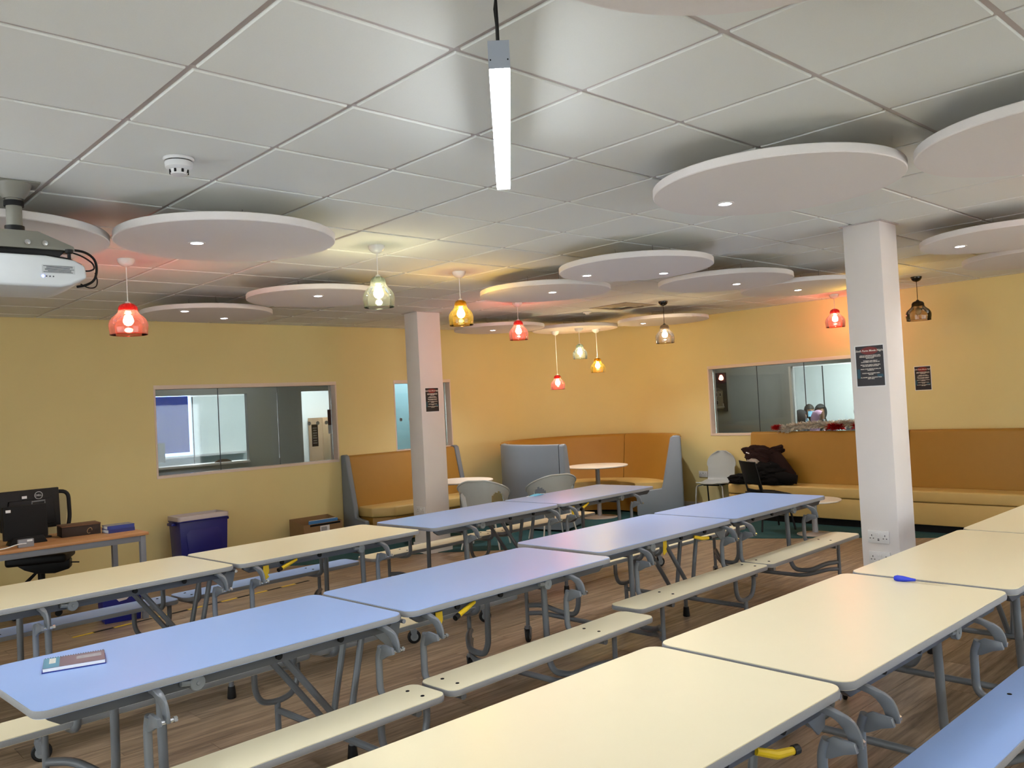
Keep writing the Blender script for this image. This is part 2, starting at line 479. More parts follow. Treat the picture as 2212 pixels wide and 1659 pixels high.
HF = [(-4.2, -1.3, .45, 2.15), (2.7, 5.5, .45, 2.15), (5.8, 8.8, .45, 2.15)]  # added window openings, set aside from the top-edge raft to soften its shadow
wall_with_holes('wall_back', 'wall behind the viewer with windows added for daylight', 'x', -4.66, -5.0, YL + T, HB, WALL)
wall_with_holes('wall_front', 'wall on the side of the dining room out of view with windows added for daylight', 'y', -5.16, -4.5, XR + T, HF, WALL)
structure(obj('baseboard_right', MB().b2((XR - 0.016, -4.9, 0), (XR, YL - RC, 0.12)), WHITE, bevel=0.004), 'white skirting board along the right wall')
structure(obj('baseboard_left', MB().b2((-4.4, YL - 0.016, 0), (XR - RC, YL, 0.12)), WHITE, bevel=0.004), 'white skirting board along the left wall')

def window(name, label, axis, p0, a0, a1, z0, z1, joints, gz):
    """reveal lining, panes and frame strip in a wall hole"""
    root = bpy.data.objects.new(name, None); C.objects.link(root); structure(root, label)
    d = T
    def bx_(alo, ahi, dlo, dhi, zlo, zhi):
        return MB().b2((alo, p0 + dlo, zlo), (ahi, p0 + dhi, zhi)) if axis == 'y' else MB().b2((p0 + dlo, alo, zlo), (p0 + dhi, ahi, zhi))
    t = 0.02; th_ = 0.045; ts_ = 0.03
    obj('window_sill', bx_(a0, a1, -0.008, d + .005, z0 - .0, z0 + ts_), TRIM, root, bevel=0.002)
    obj('window_head', bx_(a0, a1, -0.004, d + .005, z1 - th_, z1), TRIM, root, bevel=0.002)
    obj('window_jamb', bx_(a0, a0 + t, -0.004, d + .005, z0 + ts_, z1 - th_), TRIM, root, bevel=0.002)
    obj('window_jamb', bx_(a1 - t, a1, -0.004, d + .005, z0 + ts_, z1 - th_), TRIM, root, bevel=0.002)
    es = [a0 + t] + joints + [a1 - t]
    for i in range(len(es) - 1):
        obj('glass_pane', bx_(es[i] + 0.003, es[i + 1] - 0.003, gz, gz + 0.01, z0 + ts_, z1 - th_), GLASS, root, smooth=0)
    for j in joints:
        obj('pane_seal', bx_(j - 0.003, j + 0.003, gz - .001, gz + 0.011, z0 + ts_, z1 - th_), DARKST, root, smooth=0)
    return root
w1 = window('window_1', 'long interior window with three glass panes in the left wall', 'y', YL, HL[0][0], HL[0][1], HL[0][2], HL[0][3], [3.72, 4.475], 0.10)
w2 = window('window_2', 'small interior window behind the left pillar', 'y', YL, HL[1][0], HL[1][1], HL[1][2], HL[1][3], [6.62], 0.10)
w3 = window('window_3', 'interior window above the bench on the right wall', 'x', XR, HR[0][0], HR[0][1], HR[0][2], HR[0][3], [3.41, 4.1], 0.10)
for k_, q in enumerate(HB): window('window_%d' % (6 + k_), 'added outside window behind the viewer for daylight', 'x', -4.66, q[0], q[1], q[2], q[3], [(q[0] + q[1]) / 2], 0.05)
for k_, q in enumerate(HF): window('window_%d' % (8 + k_), 'added outside window on the side out of view for daylight', 'y', -5.16, q[0], q[1], q[2], q[3], [(q[0] + q[1]) / 2], 0.05)
dot = mesh_of('glass_dot', MB().lathe([(0.024, 0), (0.024, 0.002)], 16, axis='y'), mat('frosted_dot', (170, 172, 170), 0.7, noise=0.02), smooth=30)
for x in (6.32, 6.475, 6.93, 7.08): obj('glass_dot', dot, None, w2, loc=(x, YL + .112, 1.525))
for x in (4.905, 5.025, 5.15): obj('glass_dot', dot, None, w1, loc=(x, YL + .112, 1.545))

# ------------------------------------------------------------------ pillars
def pillar(name, label, x0, x1, y0, y1):
    t = thing(name, label, 'pillar', ((x0 + x1) / 2, (y0 + y1) / 2, 0))
    w, d = (x1 - x0), (y1 - y0)
    obj('shaft', MB().b2((-w / 2, -d / 2, 0), (w / 2, d / 2, CEIL)), WHITE, t, bevel=0.004)
    obj('skirting', MB().b2((-w / 2 - .014, -d / 2 - .014, 0.001), (w / 2 + .014, d / 2 + .014, 0.12)), WHITE, t, bevel=0.004)
    obj('ceiling_trim', MB().b2((-w / 2 - .02, -d / 2 - .02, CEIL - .006), (w / 2 + .02, d / 2 + .02, CEIL - 0.001)), TBAR, t)
    return t
pillar('pillar', 'white square pillar in front of the small window on the left', 5.31, 5.64, 5.735, 5.985)
pillar('pillar', 'white square pillar on the right with two sockets and a poster', 5.255, 5.525, 0.41, 0.668)

# ------------------------------------------------------------------ sockets and posters
def socket(label, loc, rz, double=True, usb=True):
    t = thing('wall_socket', label, 'socket', loc, rz)
    w = 0.146 if double else 0.086
    obj('plate', MB().box((0, -0.0055, 0), (w, 0.011, 0.086)), SOCK, t, bevel=0.003)
    xs = (-.045, .045) if double else (0,)
    k = MB()
    for x in xs:
        k.box((x, -0.0112, 0.010), (.005, .001, .010)); k.box((x - .011, -0.0112, -0.010), (.008, .001, .005)); k.box((x + .011, -0.0112, -0.010), (.008, .001, .005))
    if usb: k.box((0, -0.0112, -.014), (.013, .001, .005)); k.box((0, -0.0112, -.023), (.013, .001, .005))
    obj('pin_hole', k, MATBLK, t, smooth=0)
    for x in ((-.010, .010) if double else (0.02,)): obj('switch', MB().box((x, -.0125, .018), (.012, .004, .020)), SOCK, t, bevel=.001)
    return t
socket('white double socket with USB ports, upper of two on the right pillar', (5.2545, 0.546, 0.612), -PI / 2)
socket('white double socket with USB ports, lower of two on the right pillar', (5.2545, 0.546, 0.468), -PI / 2)
socket('white double socket low on the left pillar', (5.3095, 5.84, 0.491), -PI / 2, usb=False)
socket('white double socket on the yellow wall beside the grey shell chair', (XR - 0.0005, 4.98, 0.52), -PI / 2, usb=False)

def poster(label, loc, rz, w=0.205, h=0.29, lean=0.0):
    t = thing('poster', label, 'poster', loc, rz)
    obj('paper', MB().box((0, -0.0008, 0), (w, 0.001, h)), PAPER, t, smooth=0)
    dk = mat('poster_print', (30, 26, 34), 0.35, noise=0.55, nscale=14)
    obj('dark_print', MB().box((0, -0.0018, 0), (w * .93, 0.001, h * .95)), dk, t, smooth=0)
    rd = mat('poster_red', (120, 28, 26), 0.4, noise=0.15, nscale=20)
    p = [(math.cos(a) * w * .30, h * .36 + math.sin(a) * h * .09) for a in [2 * PI * k / 24 for k in range(24)]]
    obj('red_print', MB().prism(p, -0.0026, -0.0020, 'xz'), rd, t, smooth=0)
    tl = mat('poster_teal', (14, 74, 92), 0.4, noise=0.2, nscale=20)
    obj('teal_print', MB().box((-w * .39, -.0024, -h * .18), (w * .10, .0006, h * .22)).box((w * .33, -.0024, -h * .24), (w * .2, .0006, h * .07)), tl, t, smooth=0)
    wp = mat('poster_lettering', (232, 224, 214), 0.6, noise=0.02)
    tx = text_mb('Sixth Form Movie Night', 0.0195, shear=0.25, bold=0.0003)
    R = Matrix.Rotation(PI / 2, 4, 'X')
    L = MB(); L.add(tx.v, tx.f); L.xf(Matrix.Translation((0, -0.0034, h * .36)) @ R)
    lines = [('JOIN US TOMORROW FRIDAY 10TH', .245), ('WINTER FUN SIXTH FORM ROOM AT', .215), ('MOVIE NIGHT', .185), ('THURSDAY AND FRIDAY', .12), ('LUNCHTIMES WITH OUR MOVIE', .09),
             ('BRING YOUR LUNCH, THERE WILL', .025), ('ALSO BE LIMITED POPCORN', -.005), ('BRING YOUR FRIENDS ALONG, IT\'S', -.075), ('WORTH IT!', -.105), ('TICKETS ARE 2 POUNDS WITH', -.175), ('SNACKS', -.205), ('ALL MONEY GOES TOWARDS YOUR', -.275), ('NEXT BALL!', -.305)]
    for s_, q in lines:
        m_ = text_mb(s_, 0.0088, bold=0.0003); m_.xf(Matrix.Translation((0.004, -0.0032, h * q)) @ R); L.add(m_.v, m_.f)
    obj('lettering', L, wp, t, smooth=0)
    return t
poster('dark movie night poster on the right white pillar', (5.2545, 0.533, 1.787), -PI / 2 )
poster('dark movie night poster on the yellow wall right of the pillar', (XR - .0005, 1.885, 1.71), -PI / 2, 0.19, 0.285)
poster('dark movie night poster on the left white pillar', (5.467, 5.7345, 1.755), 0, 0.2, 0.285)

# ------------------------------------------------------------------ acoustic rafts
RAFT_R, RAFT_T, RAFT_Z = 0.58, 0.042, CEIL - 0.155
raft_me = mesh_of('panel', MB().lathe([(0, RAFT_T), (RAFT_R - .004, RAFT_T), (RAFT_R, RAFT_T - .004), (RAFT_R, .004), (RAFT_R - .004, 0), (0, 0)], 72), RAFT, smooth=40)
hang_me = mesh_of('hanger', MB().cyl((0, 0, RAFT_T), (0, 0, 0.162), 0.0015, 6), STEEL)
ring_me = mesh_of('downlight_ring', MB().lathe([(0.034, 0.0), (0.046, -0.001), (0.046, -0.004), (0.034, -0.006), (0.030, -0.002)], 24), WHITE)
lens_me = mesh_of('downlight_lens', MB().lathe([(0.033, -0.0015), (0.030, -0.005), (0.015, -0.008), (0, -0.009)], 20), LED_ON)
def raft(label, x, y, lights, power=1.0):
    t = thing('ceiling_raft', label, 'ceiling raft', (x, y, RAFT_Z), 0, 'round white ceiling rafts')
    obj('panel', raft_me, None, t)
    for a in (0.6, 2.7, 4.8): obj('hanger', hang_me, None, t, loc=(0.16 * math.cos(a), 0.16 * math.sin(a), 0))
    for lx, ly in lights:
        r_ = obj('downlight', ring_me, None, t, loc=(lx - x, ly - y, 0))
        obj('downlight_lens', lens_me, None, r_)
        li = bpy.data.lights.new('downlight_beam', 'SPOT'); li.energy = SPOT_W * power; li.spot_size = math.radians(125); li.spot_blend = 0.8; li.shadow_soft_size = 0.03; li.color = (0.92, 0.95, 1.0)
        lo = bpy.data.objects.new('downlight_beam', li); C.objects.link(lo); lo.parent = r_; lo.location = (0, 0, -0.012)
    return t
RAFTS = [('round white ceiling raft cut by the left picture edge behind the projector', .47, 2.90, []),
 ('round white ceiling raft with one downlight right of the projector', 1.54, 2.41, [(1.39, 2.47)]),
 ('round white ceiling raft with two downlights above the red lamp by the left wall', 2.78, 5.57, [(2.46, 5.31), (3.0, 5.71)]),
 ('round white ceiling raft with one downlight behind the clear lamp', 3.15, 4.22, [(3.05, 4.05)]),
 ('largest-looking round white ceiling raft, in front of the right pillar', 3.2, .03, [(3.25, .34)]),
 ('round white ceiling raft cut by the right picture edge, nearest of those there', 3.56, -1.1, []),
 ('round white ceiling raft with a downlight right of the right pillar', 6.08, -.15, [(6.0, .16)]),
 ('round white ceiling raft half hidden behind another at the right picture edge', 7.42, .02, []),
 ('round white ceiling raft with two downlights in the middle of the ceiling', 4.55, 1.96, [(4.39, 2.31), (4.9, 1.96)]),
 ('round white ceiling raft above the red lamp in the middle', 4.85, 3.22, [(4.83, 3.11)]),
 ('round white ceiling raft with a downlight above the black-cord lamp', 5.95, 2.08, [(6.09, 2.05)]),
 ('round white ceiling raft half hidden by the right pillar', 7.1, 1.95, [(7.13, 2.02)]),
 ('round white ceiling raft nearest the left pillar at the back', 6.78, 5.96, [(6.72, 6.02)], 3.0),
 ('round white ceiling raft carrying three hanging lamps over the round booth', 7.95, 5.72, []),
 ('round white ceiling raft at the back right of the three-lamp raft', 8.37, 4.56, [(8.24, 4.78)], 3.0),
 ('round white ceiling raft peeking in at the top picture edge', .96, -1.25, [])]
for r_ in RAFTS: raft(*r_)

# ------------------------------------------------------------------ pendant lamps
def pendant(label, x, y, ztop, d, h, kind, cup, lit=True, zc=CEIL):
    t = thing('pendant_lamp', label, 'pendant lamp', (x, y, zc), 0, 'glass pendant lamps')
    cm = WHITE if cup == 'white' else mat('gloss_black', (14, 14, 15), 0.15, noise=0.02)
    if cup == 'white': cm = mat('gloss_white', (232, 230, 226), 0.2, noise=0.01)
    pr = [(0.056, -0.0005)] + [(0.056 * math.cos(a), -0.004 - 0.05 * math.sin(a)) for a in [PI / 2 * k / 8 for k in range(8)]] + [(0.006, -0.055), (0.0, -0.055)]
    obj('ceiling_cup', MB().lathe(pr, 24), cm, t)
    zt = ztop - zc
    obj('cord', MB().cyl((0, 0, -0.05), (0, 0, zt + .01), 0.0032, 8), cm, t)
    R = d / 2
    prof = [(0.016, zt), (R * .26, zt - h * .02), (R * .42, zt - h * .07), (R * .49, zt - h * .15), (R * .5, zt - h * .24), (R * .53, zt - h * .30), (R * .66, zt - h * .38), (R * .84, zt - h * .47), (R * .95, zt - h * .57), (R, zt - h * .68), (R * .995, zt - h * .8), (R * .96, zt - h * .93), (R * .955, zt - h)]
    sh = obj('glass_shade', MB().shell(prof, 36), SHADES[kind], t, smooth=60)
    obj('shade_rim', MB().tube([(R * .955 * math.cos(a), R * .955 * math.sin(a), zt - h) for a in [2 * PI * k / 36 for k in range(36)]], 0.0022, 6, closed=True), SHADES[kind], sh)
    nk = [(0.012, zt - .004), (R * .24, zt - .004 - h * .02), (R * .40, zt - .004 - h * .07), (R * .465, zt - h * .15), (R * .475, zt - h * .25)]
    obj('neck_lining', MB().shell(nk, 28), NECKS[kind], sh, smooth=60)
    obj('lamp_holder', MB().lathe([(0.0, zt + .012), (0.014, zt + .008), (0.019, zt - .005), (0.019, zt - h * .26), (0.015, zt - h * .28), (0, zt - h * .28)], 16), cm, t)
    zb = zt - h * .56
    bp = [(0.0, zb + .055), (0.013, zb + .055), (0.013, zb + .042), (0.024, zb + .032)] + [(0.034 * math.cos(a), zb + 0.034 * math.sin(a)) for a in [PI / 6 - (PI / 6 + PI / 2) * k / 5 for k in range(6)]]
    bp[-1] = (0.0, zb - .034)
    obj('bulb', MB().lathe(bp, 12), BULB_ON if lit else mat('dead_bulb', (190, 180, 160), 0.2, noise=0.02), t, smooth=60)
    return t
ZR = RAFT_Z
pendant('red glass pendant lamp beside the projector', 1.51, 3.927, 2.474, .25, .215, 'red', 'white')
pendant('clear glass pendant lamp in front of the left pillar, nearest of the clear ones', 2.75, 2.747, 2.566, .214, .21, 'clear', 'white')
pendant('amber glass pendant lamp just right of the left pillar', 3.971, 3.349, 2.539, .206, .21, 'amber', 'white')
pendant('red glass pendant lamp between amber lamp and three-lamp cluster', 5.903, 4.687, 2.575, .214, .215, 'red', 'white')
pendant('red glass pendant lamp on the longest cord, lowest of the three-lamp cluster', 7.807, 5.957, 2.024, .198, .197, 'red', 'white', True, ZR)
pendant('clear glass pendant lamp on the shortest cord of the three-lamp cluster', 7.809, 5.522, 2.41, .198, .197, 'clear', 'white', True, ZR)
pendant('amber glass pendant lamp of the three-lamp cluster over the round booth', 8.19, 5.555, 2.227, .203, .196, 'amber', 'white', True, ZR)
pendant('lit smoked glass pendant lamp on a black cord and cup', 7.605, 3.979, 2.501, .222, .219, 'smoke', 'black')
pendant('red glass pendant lamp beside the right pillar in front of the window', 9.28, 2.70, 2.60, .23, .219, 'red', 'white')
pendant('unlit smoked glass pendant lamp on a black cup right of the right pillar', 8.699, 1.51, 2.52, .249, .205, 'smoke', 'black', False)

pendant('amber glass pendant lamp hidden behind the right pillar, lighting the ceiling there', 7.75, 1.62, 2.54, .21, .21, 'amber', 'white')
pendant('red glass pendant lamp just out of view to the right', 4.9, -1.7, 2.54, .21, .21, 'red', 'white')
pendant('amber glass pendant lamp added out of view to the right for warm light', 6.5, -1.3, 2.54, .21, .21, 'amber', 'white')  # added unseen lamp, warms the light from the right

# ------------------------------------------------------------------ linear pendant light
def bar_light(label, x, y, ang, L=1.29, zb=2.572, group=None):
    t = thing('linear_light', label, 'ceiling light', (x, y, zb), ang, group)
    w, h = 0.06, 0.08
    hs = mat('bar_housing', (150, 156, 166), 0.5, noise=0.02)
    obj('housing', MB().b2((0, -w / 2, 0.004), (L, w / 2, h)), hs, t, bevel=0.0015)
    obj('diffuser', MB().b2((0.004, -w / 2 + .003, -0.002), (L - .004, w / 2 - .003, 0.006)), BAR_ON, t, smooth=0)
    obj('end_cap', MB().b2((-0.003, -w / 2, 0.002), (0, w / 2, h)), hs, t, smooth=0)
    sc_ = MB()
    for v in (-.024, .024): sc_.lathe([(0.0, -0.005), (0.0022, -0.005), (0.0022, -0.003)], 8, (0, v, .026), axis='x')
    obj('cap_screw', sc_, MATBLK, t)
    cab = obj('suspension_cable', MB().tube([(0.0, 0, h), (0.0, 0, h + .06), (0.002, 0.001, CEIL - zb - .006)], 0.004, 8), BLACK, t)
    obj('power_cable', MB().tube([(0.01, 0.003, h), (0.01, .003, h + .05), (0.004, .006, h + .09), (0.004, .002, CEIL - zb - .006)], 0.003, 8), BLACK, t)
    obj('suspension_cable', MB().cyl((L - .15, 0, h), (L - .15, 0, CEIL - zb - .006), 0.0015, 6), STEEL, t)
    return t
BA = math.atan2(0.9414, 0.8772)
bar_light('white glowing linear light hanging from a black cable at the top centre', 1.068, -0.342, BA)
bar_light('linear light added out of view to the left', -0.75, 1.45, BA, group='added linear lights out of view')  # this bar and the next two are added unseen for more light
bar_light('linear light added out of view to the right', 2.75, -2.6, BA, group='added linear lights out of view')
bar_light('linear light added behind the viewer', -1.9, -3.1, BA, group='added linear lights out of view')

# ------------------------------------------------------------------ smoke detector
t = thing('smoke_detector', 'white round smoke detector on the ceiling tiles', 'smoke detector', (0.93, 1.54, CEIL))
SD = mat('detector_white', (214, 214, 214), 0.4, noise=0.01)
obj('base', MB().lathe([(0.062, -0.0005), (0.064, -0.006), (0.060, -0.014), (0.0, -0.014)], 32), SD, t)
obj('vent_ring', MB().lathe([(0.054, -0.014), (0.054, -0.019), (0, -0.019)], 32), MATBLK, t)
obj('body', MB().lathe([(0.0, -0.018), (0.056, -0.018), (0.057, -0.022), (0.055, -0.042), (0.046, -0.05), (0.04, -0.052), (0.0, -0.052)], 32), SD, t)
obj('sensor_cap', MB().lathe([(0.0, -0.05), (0.040, -0.051), (0.033, -0.072), (0.026, -0.074), (0.0, -0.073)], 32), SD, t)
sl = mesh_of('vent_slot', MB().box((0.0385, 0, -0.060), (0.004, 0.009, 0.014)), MATBLK, smooth=0)
for k in range(8): obj('vent_slot', sl, None, t, rot=(0, 0, 2 * PI * k / 8))

t = thing('smoke_detector', 'tiny white detector on the ceiling before the three-lamp raft', 'smoke detector', (7.51, 5.09, CEIL))
obj('base', MB().lathe([(0.055, -0.0005), (0.056, -0.008), (0.045, -0.016), (0.0, -0.018)], 24), SD, t)
obj('sensor_cap', MB().lathe([(0.028, -0.016), (0.024, -0.032), (0.0, -0.034)], 20), SD, t)
t = thing('air_vent', 'square stepped air vent set in the ceiling near the black-cord lamp', 'air vent', (7.5, 4.5, CEIL))
VM = mat('vent_grey', (150, 140, 126), .6, noise=.02)
obj('frame', MB().b2((-.29, -.29, -.006), (.29, -.25, -.001)).b2((-.29, .25, -.006), (.29, .29, -.001)).b2((-.29, -.25, -.006), (-.25, .25, -.001)).b2((.25, -.25, -.006), (.29, .25, -.001)), VM, t, smooth=0)
for q_, z_ in ((.19, -.012), (.11, -.020)):
    obj('louvre', MB().add([(-q_, -q_, z_), (q_, -q_, z_), (q_, q_, z_), (-q_, q_, z_), (-q_ - .05, -q_ - .05, -.001), (q_ + .05, -q_ - .05, -.001), (q_ + .05, q_ + .05, -.001), (-q_ - .05, q_ + .05, -.001)], [(0, 1, 5, 4), (1, 2, 6, 5), (2, 3, 7, 6), (3, 0, 4, 7)]), VM, t, smooth=0, solid=.002)

# ------------------------------------------------------------------ projector
t = thing('projector', 'white ceiling projector on a grey pole mount with black cables', 'projector', (0.47, 2.29, CEIL), math.radians(-4))
mnt = obj('mount_plate', MB().prism([(-.13, -.07), (.10, -.07), (.10, .05), (.02, .13), (-.13, .13)], -0.008, -0.001), PROJG, t, bevel=0.001)
obj('mount_cone', MB().lathe([(0.075, -0.008), (0.06, -0.05), (0.042, -0.075), (0.0, -0.075)], 20), PROJG, mnt)
obj('pole', MB().cyl((0, 0, -0.07), (0, 0, -0.24), 0.033, 20), PROJG, t)
for z in (-0.085, -0.20): obj('collar', MB().cyl((0, 0, z), (0, 0, z - .024), 0.041, 20), BLACK, t)
obj('bracket', MB().prism([(-.06, -.225), (.085, -.225), (.23, -.285), (.235, -.305), (-.26, -.305), (-.24, -.285)], -0.055, 0.055, 'xz'), PROJG, t, bevel=0.003)
for x in (.04, .11): obj('bracket_screw', MB().lathe([(0.012, -.056), (0.012, -.060), (0, -.061)], 14, (x, 0, -.278), axis='y'), CHROME, t)
obj('ceiling_arm', MB().prism([(-.26, -.305), (.2, -.305), (.17, -.335), (-.26, -.33)], -0.04, 0.10, 'xz'), BLACK, t, bevel=0.003)
for x, y in ((.21, -.05), (-.2, -.05), (.2, .2)): obj('adjust_knob', MB().lathe([(0.018, -.300), (0.018, -.317), (.008, -.319), (.008, -.345), (0, -.345)], 14, (x, y, 0)), BLACK, t)
body = [(-.27, -.365), (-.255, -.345), (.10, -.345), (.22, -.36), (.262, -.385), (.268, -.44), (.20, -.475), (.16, -.487), (-.24, -.487), (-.27, -.46)]
pb = obj('body', MB().prism(body, -0.12, 0.28, 'xz'), PROJW, t, bevel=0.012, bseg=3)
obj('top_cover', MB().prism([(-.25, -.333), (.12, -.335), (.2, -.348), (.255, -.374), (.24, -.376), (.2, -.365), (.1, -.35), (-.25, -.35)], -0.10, 0.26, 'xz'), BLACK, t, bevel=0.004)
obj('rating_label', MB().box((.15, -.1212, -.407), (.135, .001, .038)), mat('label_grey', (186, 190, 190), .6, noise=0.02), pb)
lm = MB()
for k in range(7): lm.box((.15 + (0.004 if k % 2 else -.002), -.1222, -.393 - k * .0046), (.12 - .012 * (k % 3), .0006, .0026))
obj('label_print', lm, DARKST, pb, smooth=0)
for k in range(4): obj('status_light', MB().lathe([(0.0034 if k else .006, -.1215), (0.003, -.123), (0, -.123)], 10, (.086 + k * .014, 0, -.440), axis='y'), BLUELED if k == 0 else DARKST, pb)
obj('lens', MB().lathe([(0.05, .281), (0.05, .29), (.03, .285), (0, .284)], 20, (-.12, 0, -.42), axis='y'), BLACK, pb)
for nm, pts, r in (('power_cable', [(.23, 0, -.29), (.29, 0, -.295), (.335, .01, -.325), (.345, .02, -.38), (.33, .02, -.43), (.29, .01, -.455), (.25, .01, -.463)], .006),
                   ('video_cable', [(.23, .01, -.30), (.28, .01, -.315), (.325, .015, -.345), (.335, .02, -.37), (.31, .01, -.385), (.265, 0, -.388)], .004),
                   ('network_cable', [(.265, 0, -.45), (.30, .0, -.47), (.335, .01, -.462), (.345, .02, -.43), (.335, .02, -.39)], .003)):
    obj(nm, MB().tube(fillet(pts, .03, 4), r, 8), BLACK, t)

# ------------------------------------------------------------------ folding tables with benches
HL_, TW, TH = 1.493, 0.73, 0.745
def top_mesh(nm, lx, ly, r, h, th, m):
    return mesh_of(nm, MB().prism(rrect(lx - .006, ly - .006, r, 6), h - th + .001, h), m, smooth=30), mesh_of('edge_band', band(rrect(lx - .008, ly - .008, r, 6), h - th, h - .0008, 0.006), EDGE, smooth=50)
TOPS = {'cream': top_mesh('tabletop', HL_, TW, .05, TH, .03, CREAM)[0], 'blue': top_mesh('tabletop', HL_, TW, .05, TH, .03, BLUE)[0]}
TEDGE = top_mesh('tabletop', HL_, TW, .05, TH, .03, CREAM)[1]
BH, BW, BV = 0.445, 0.235, 0.5175
BENCH = {'cream': top_mesh('bench_seat', HL_, BW, .045, BH, .03, CREAM)[0], 'blue': top_mesh('bench_seat', HL_, BW, .045, BH, .03, BLUE)[0]}
BEDGE = top_mesh('bench_seat', HL_, BW, .045, BH, .03, CREAM)[1]
BCAP = mesh_of('bolt_cap', MB().lathe([(0.009, BH - .001), (0.008, BH + .0022), (0, BH + .0026)], 12), MATBLK)
UC = .012 + HL_ / 2
Hb = BH - .03          # bench underside
R_T = 0.0155
def tm(nm, pts, r=R_T, f=.06, n=10, m=None): return mesh_of(nm, MB().tube(fillet(pts, f), r, n), m or STEEL, smooth=60)
ME = {}
ME['apron'] = mesh_of('apron', MB().prism([(-.70, -.004), (.70, -.004), (.70, -.02), (.66, -.046), (-.66, -.046), (-.70, -.02)], -.012, .012, 'xz'), DARKST, smooth=30, bevel=.002)
# bench carrier: flattened arm, bolt, bracket and bent tube (for the +v side)
def flat_arm():
    pts = fillet([(0, .30, .708), (0, .375, .704), (0, .432, .672), (0, .445, .612)], .05)
    mb = MB(); n = len(pts); vs = []
    for i, p in enumerate(pts):
        t_ = (pts[min(i + 1, n - 1)] - pts[max(i - 1, 0)]).normalized(); nn = Vector((0, -t_.z, t_.y))
        k = i / (n - 1); e_ = min(1, max(0, (k - .35) / .35)); hw = .013 * (1 - e_) + .0055 * e_; th = .010 * (1 - e_) + .0215 * e_ - (.004 if k > .95 else 0)
        for a, b in ((-hw, -th), (hw, -th), (hw, th), (-hw, th)): vs.append(p + Vector((a, 0, 0)) + nn * b)
    fs = [(0, 1, 2, 3), tuple((n - 1) * 4 + q for q in (3, 2, 1, 0))]
    for i in range(n - 1):
        for k in range(4): fs.append((i * 4 + k, i * 4 + (k + 1) % 4, (i + 1) * 4 + (k + 1) % 4, (i + 1) * 4 + k))
    return mb.add(vs, fs)
ME['arm'] = mesh_of('bench_arm', flat_arm(), STEEL, smooth=50, bevel=.002)
ME['bolt'] = mesh_of('bolt', MB().cyl((-.032, .445, .62), (.032, .445, .62), .007, 10).cyl((-.034, .445, .62), (-.022, .445, .62), .011, 6).cyl((.022, .445, .62), (.034, .445, .62), .011, 6), CHROME)
ME['plate'] = mesh_of('bracket_plate', MB().prism([(.352, .575), (.358, .625), (.39, .645), (.452, .638), (.459, .612), (.42, .600), (.378, .578)], -.007, .007, 'yz'), STEEL, smooth=30, bevel=.002)
ME['jtube'] = tm('bench_tube', [(0, .368, .632), (0, .350, .585), (0, .350, .425), (0, .43, .40), (0, .61, .398)], .0155, .10)
# outer pedestal, spans both benches
ME['stem'] = mesh_of('bench_leg', MB().cyl((0, 0, .10), (0, 0, Hb), .014, 12).cyl((0, 0, Hb - .012), (0, 0, Hb + .002), .019, 12), STEEL)
ME['rail'] = tm('cross_rail', [(.16, -.56, .20), (.10, -.50, .20), (-.02, -.36, .155), (-.02, .36, .155), (.10, .50, .20), (.16, .56, .20)], .0165, .08)
ME['leg'] = tm('table_leg', [(.16, .56, .255), (.08, .50, .25), (.0, .40, .195), (.0, .27, .195), (.0, .235, .26), (.0, .225, .70)], .018, .09)
ME['tie'] = mesh_of('tie_bar', MB().cyl((0, -.225, .64), (0, .225, .64), .013, 10), DARKST)
wheel = MB().lathe([(.0, -.013), (.040, -.013), (.047, -.008), (.047, .008), (.040, .013), (0, .013)], 20, (0, 0, .047), axis='y')
ME['wheel'] = mesh_of('wheel', wheel, BLACK)
ME['hub'] = mesh_of('wheel_hub', MB().lathe([(0, -.0165), (.028, -.015), (.028, .015), (0, .0165)], 16, (0, 0, .047), axis='y'), GREYW)
ME['fork'] = mesh_of('caster_fork', MB().prism([(-.014, .04), (.014, .04), (.02, .10), (-.03, .105), (-.026, .085)], -.021, -.017, 'xz').prism([(-.014, .04), (.014, .04), (.02, .10), (-.03, .105), (-.026, .085)], .017, .021, 'xz').cyl((-.01, 0, .095), (-.01, 0, .115), .021, 12), STEEL, smooth=40)
# inner U-support with stem, only on one half
ME['uloop'] = tm('bench_loop', [(-.12, BV, Hb), (-.12, BV, .30), (-.09, BV, .235), (0, BV, .215), (.09, BV, .235), (.12, BV, .30), (.12, BV, Hb)], .0155, .07)
ME['ustem'] = mesh_of('loop_leg', MB().cyl((0, BV, .03), (0, BV, .22), .0155, 12), STEEL)
ME['urail'] = mesh_of('cross_rail', MB().cyl((0, -BV, .175), (0, BV, .175), .0165, 10), STEEL)
ME['foot'] = mesh_of('rubber_foot', MB().lathe([(.0, 0.001), (.025, 0.001), (.026, .006), (.020, .07), (.0, .07)], 14), BLACK)
ME['vA'] = mesh_of('centre_strut', MB().cyl((-.50, 0, .70), (-.10, 0, .175), .0155, 10), STEEL)
ME['vB'] = mesh_of('centre_strut', MB().cyl((.0, 0, .66), (-.11, 0, .175), .0155, 10), STEEL)
ME['cstem'] = mesh_of('centre_leg', MB().cyl((-.105, 0, .03), (-.105, 0, .19), .0155, 10), STEEL)
ME['joint'] = mesh_of('hinge_plate', MB().prism([(-.15, .713), (.06, .713), (.03, .60), (-.01, .585), (-.06, .63)], -.004, .004, 'xz'), STEEL, smooth=30, bevel=.0015)
ME['hinge'] = mesh_of('hinge_pin', MB().cyl((0, -.025, .703), (0, .025, .703), .010, 10), CHROME)
ME['handle'] = mesh_of('latch_handle', MB().tube([(0, -.33, .685), (.05, -.36, .668), (.11, -.375, .664)], [.011, .013, .011], 10), YELLOW)
ME['grip'] = mesh_of('handle_end', MB().cyl((0, 0, 0), (.02, -.004, 0), .0135, 12), BLACK)
